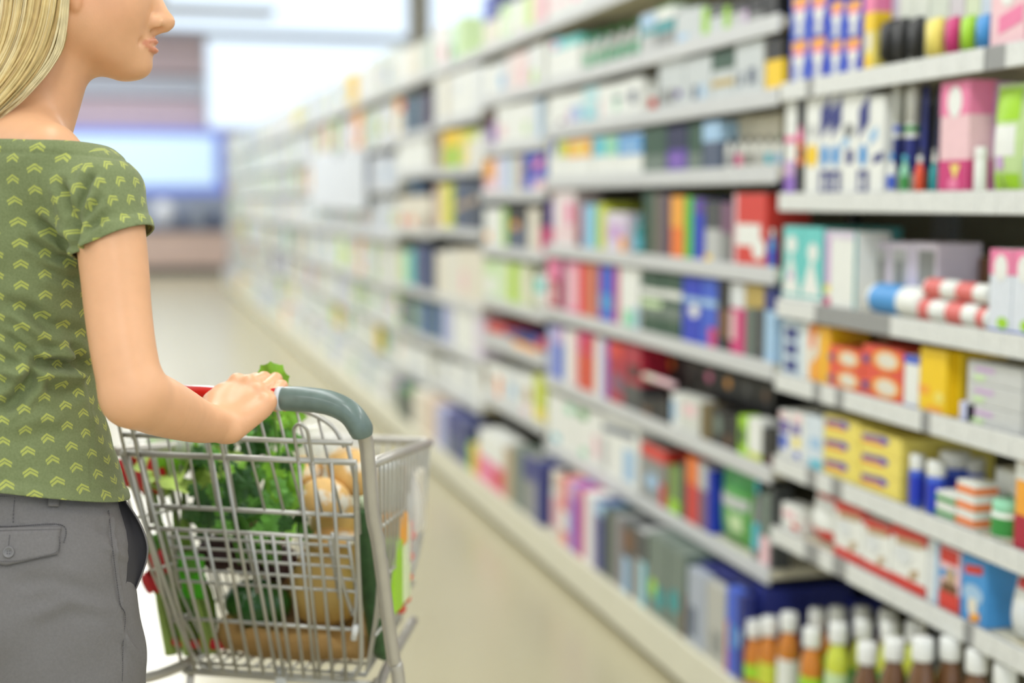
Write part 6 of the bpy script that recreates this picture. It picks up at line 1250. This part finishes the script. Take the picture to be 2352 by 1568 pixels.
b = MB(); b.lathe([(.0012, .0010), (.0040, .0008), (.0046, .0020), (.0058, .0022), (.0063, .0010), (.0060, 0)], mat('grey_button', (120, 118, 118), rough=.4), 24)
for a in range(4): b.lathe([(.0007, .0009), (.0007, .0014)], m_stitch, 8, c=(.0017*math.cos(a*1.57+.78), .0017*math.sin(a*1.57+.78), 0))
pw = ROTM@bc-np.array(WORG, f32); b.v = [tuple(qb @ Vector(v)+Vector([float(t) for t in pw])) for v in b.v]; b.build('button', flap)
# gaping side pocket: the front edge stands off the hip, dark lining inside
m_lin = mat('pocket_lining', (60, 58, 61), rough=.9)
PA = [(283, 1150), (297, 1190), (305, 1240), (309, 1290), (305, 1340), (287, 1402)]; PB = [(289, 1152), (318, 1196), (336, 1242), (337, 1278), (322, 1326), (289, 1403)]
n = 24
def pl2(pts, t): return smooth_path([Vector((x, y, 0)) for x, y in pts], n)[min(int(t*n*(len(pts)-1)), n*(len(pts)-1))]
Xs = []; rowsn = 30
for i in range(rowsn+1):
    t = i/rowsn; a = pl2(PA, t); bq = pl2(PB, t); sp = math.sin(math.pi*t)
    Xs.append([px3(bq.x, bq.y, 1.525), px3(bq.x+1.5, bq.y, 1.529), px3(bq.x-1, bq.y, 1.545), px3(lerp(bq.x, 296, .3), bq.y, 1.575), px3(lerp(bq.x, 280, .8), bq.y, 1.63)])
Xs2 = np.array([p for r_ in Xs for p in r_], f32); F = [[i*5+j, i*5+j+1, (i+1)*5+j+1, (i+1)*5+j] for i in range(rowsn) for j in range(4)]
pe = mesh_from('pocket_edge', Xs2, F, m_tr, trs); s = pe.modifiers.new('cloth', 'SOLIDIFY'); s.thickness = .0022; s.offset = 0; s = pe.modifiers.new('smooth', 'SUBSURF'); s.levels = 1; s.render_levels = 1
Xs = []
for i in range(rowsn+1):
    t = i/rowsn; a = pl2(PA, t); bq = pl2(PB, t); c0 = on_cloth(a.x-16, a.y, f_tr, -.001); b0 = px3(bq.x-1, bq.y, 1.528)
    for j in range(5):
        q = j/4; m_ = c0*(1-q)+b0*q; m_ = m_+np.array((0, .014*math.sin(math.pi*q), 0), f32); Xs.append(m_)
F = [[i*5+j, i*5+j+1, (i+1)*5+j+1, (i+1)*5+j] for i in range(rowsn) for j in range(4)]
mesh_from('pocket_lining', np.array(Xs, f32), F, m_lin, trs)
# shoes
for s in (1, -1):
    b = MB(); c = blc; P0 = bw(s*.095, .045, .0); prof = []
    rotz = Matrix.Rotation(-YAW-TH, 3, 'Z'); o0 = ROTM@P0-np.array(WORG, f32)
    b.ellip((0, 0, .04), (.042, .115, .045), mat('dark_canvas_shoe', (60, 62, 70), rough=.7), 24, 12)
    b.v = [tuple(rotz @ Vector((x*(1-.15*(y < -.04)), y, max(.018, z*(1 if y < 0 else 1-.9*y*z*30))))+Vector([float(t) for t in o0])) for x, y, z in b.v]; sh = b.build('shoe', woman)
    b = MB(); b.lathe([(.98, 0), (1.0, .004), (1.0, .018), (.97, .02)], mat('shoe_sole', (225, 225, 220), rough=.6), 28)
    b.v = [tuple(rotz @ Vector((x*.044, y*.118, z))+Vector([float(t) for t in o0])) for x, y, z in b.v]; b.build('sole', sh)
# ---------------------------------------------------------------- hair: a cap on the skull and many fine locks
def f_cap(P):
    H = hlc(P); f = ell(H, (-.024, 0, .066), (.106, .084, .092)); f = smin(f, ell(H, (-.055, 0, .0), (.065, .070, .09)), .03)
    face_ = smax(ell(H, (.075, 0, -.0), (.085, .09, .088)), -ell(H, (-.05, 0, .16), (.12, .1, .085)), .02)
    f = smax(f, -face_, .012)
    side = ell(np.stack([H[:, 0], np.abs(H[:, 1]), H[:, 2]], 1), (.022, .08, -.035), (.042, .05, .06)); return smax(f, -side, .01)
X, Q = surface(f_cap, HO-np.array((.20, .20, .16), f32), HO+np.array((.20, .20, .22), f32), .004)
def hair_mat(name, c):
    m = mat(name, c, rough=.38, spec=.5, var=.10, vs=90); return m
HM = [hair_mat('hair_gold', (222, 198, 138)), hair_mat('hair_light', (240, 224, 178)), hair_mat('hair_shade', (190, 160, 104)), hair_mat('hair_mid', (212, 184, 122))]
hair = mesh_from('hair', X, Q, HM[3], woman); hair['label'] = 'long straight blonde hair tucked behind the ear'
rh = random.Random(5)
SIDE = [  # guide strands in pixels and distance: from the crown, past the ear, down to the left
 [(176, -190, 1.53), (168, -90, 1.512), (157, -10, 1.510), (152, 50, 1.512), (141, 105, 1.512), (116, 148, 1.506), (84, 186, 1.498), (42, 226, 1.49), (-8, 262, 1.482), (-60, 290, 1.476)],
 [(110, -235, 1.53), (120, -110, 1.502), (112, 0, 1.495), (92, 85, 1.493), (60, 150, 1.488), (20, 205, 1.482), (-30, 255, 1.476), (-80, 300, 1.47), (-120, 345, 1.468), (-150, 380, 1.466)],
 [(30, -240, 1.54), (50, -120, 1.508), (48, 0, 1.498), (28, 90, 1.492), (-8, 165, 1.486), (-50, 225, 1.48), (-95, 285, 1.475), (-130, 345, 1.47), (-155, 400, 1.468), (-170, 450, 1.466)],
 [(-40, -210, 1.57), (-20, -110, 1.535), (-15, 0, 1.52), (-32, 100, 1.51), (-65, 190, 1.50), (-100, 265, 1.492), (-135, 335, 1.485), (-165, 405, 1.48), (-185, 470, 1.476), (-195, 520, 1.474)],
 [(-70, -150, 1.62), (-60, -60, 1.58), (-62, 40, 1.56), (-82, 140, 1.54), (-110, 230, 1.525), (-140, 310, 1.51), (-170, 390, 1.5), (-195, 460, 1.495), (-210, 530, 1.49), (-220, 580, 1.488)]]
G_ = [[np.array((x, y, d)) for x, y, d in s] for s in SIDE]
LOCK = MB()
def guide(s, i):
    k = min(int(s), len(G_)-2); t = s-k; return G_[k][i]*(1-t)+G_[k+1][i]*t
W3 = Vector([float(t) for t in WORG])
def lock(s, lay, width, m, drift, cut):
    pts = []; ph = rh.uniform(0, 6); wv = rh.uniform(0, 4)
    for i in range(10):
        g_ = guide(s, i); t = i/9
        if t > cut: break
        x, y, d = g_[0]+drift*t*t+wv*math.sin(ph+t*5), g_[1]+drift*.2*t, g_[2]+lay*(1-.35*t)
        pts.append(at(x, y, d)-W3)
    if len(pts) < 4: return
    pts = smooth_path(pts, 3); n = len(pts)
    LOCK.tube(pts, [width*(.55+.45*math.sin(math.pi*min(1, .25+.75*i/n)))*(1 if i < n*.7 else max(.10, 1-(i-n*.7)/(n*.3))) for i in range(n)], m, 5, False)
for k in range(1050):
    s = rh.uniform(0, 3.98)**1.0; lay = rh.uniform(0, .034)
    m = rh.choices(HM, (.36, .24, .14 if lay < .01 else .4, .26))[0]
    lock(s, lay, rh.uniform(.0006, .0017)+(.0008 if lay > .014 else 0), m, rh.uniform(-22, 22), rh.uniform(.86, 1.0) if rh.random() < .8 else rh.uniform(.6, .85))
for k in range(60):                       # fine stray hairs along the edge
    lock(rh.uniform(0, .25), rh.uniform(-.004, .006), .0005, HM[1], rh.uniform(-6, 26), rh.uniform(.7, 1))
for k in range(420):                      # from the parting over the skull
    side = -1 if k % 3 else 1; a = rh.uniform(.75, 2.8); pts = []
    for i in range(8):
        t = i/7; th = t*(1.75 if a > .6 else 1.25)
        q = hw(-.024+.107*math.cos(a)*(1-.25*t)*(.35+.65*math.cos(th*.5)), side*.0865*math.sin(min(1.57, th)), .066+.0935*math.cos(th)-(.03*t*t if a > 1.2 else 0))
        pts.append(q)
    q = np.array(pts, f32)
    for _ in range(4): q = q-grad(f_cap, q)*(f_cap(q)-.0008)[:, None]
    if (np.linalg.norm(np.diff(q, axis=0), axis=1) > .045).any(): continue
    pts = [Vector([float(v) for v in ROTM@p])-W3 for p in q]
    LOCK.tube(smooth_path(pts, 2), [rh.uniform(.0010, .0018)]*15, rh.choices(HM, (.36, .24, .14, .26))[0], 5, False)
LOCK.build('locks', hair)
# eyes, brows (the face is turned away towards the shelves)
for s in (1, -1):
    q = Vector([float(v) for v in ROTM@hw(.0690, s*.031, .026)])-W3; fd = Vector([float(v) for v in ROTM@fh])
    b = MB(); b.ellip(q, (.0112, .0112, .0098), mat('eye_white', (236, 232, 226), rough=.2), 18, 12); ey = b.build('eye', body)
    b = MB(); b.ellip(q+fd*.0066, (.0056, .0056, .0056), mat('iris_blue', (70, 96, 112), rough=.15), 14, 10); b.build('iris', ey)
    b = MB(); b.tube(smooth_path([Vector([float(v) for v in ROTM@hw(*p)])-W3 for p in ((.0775, s*.0215, .0275), (.0815, s*.027, .0345), (.0800, s*.035, .0345), (.0725, s*.0415, .0275))], 4), .0017, mat('eyelid_skin', (206, 152, 118), rough=.5), 6); b.build('eyelid', ey)
    b = MB(); b.tube(smooth_path([Vector([float(v) for v in ROTM@hw(*p)])-W3 for p in ((.0850, s*.014, .043), (.0835, s*.027, .049), (.0715, s*.045, .046))], 5), .0018, HM[2], 6); b.build('eyebrow', body)
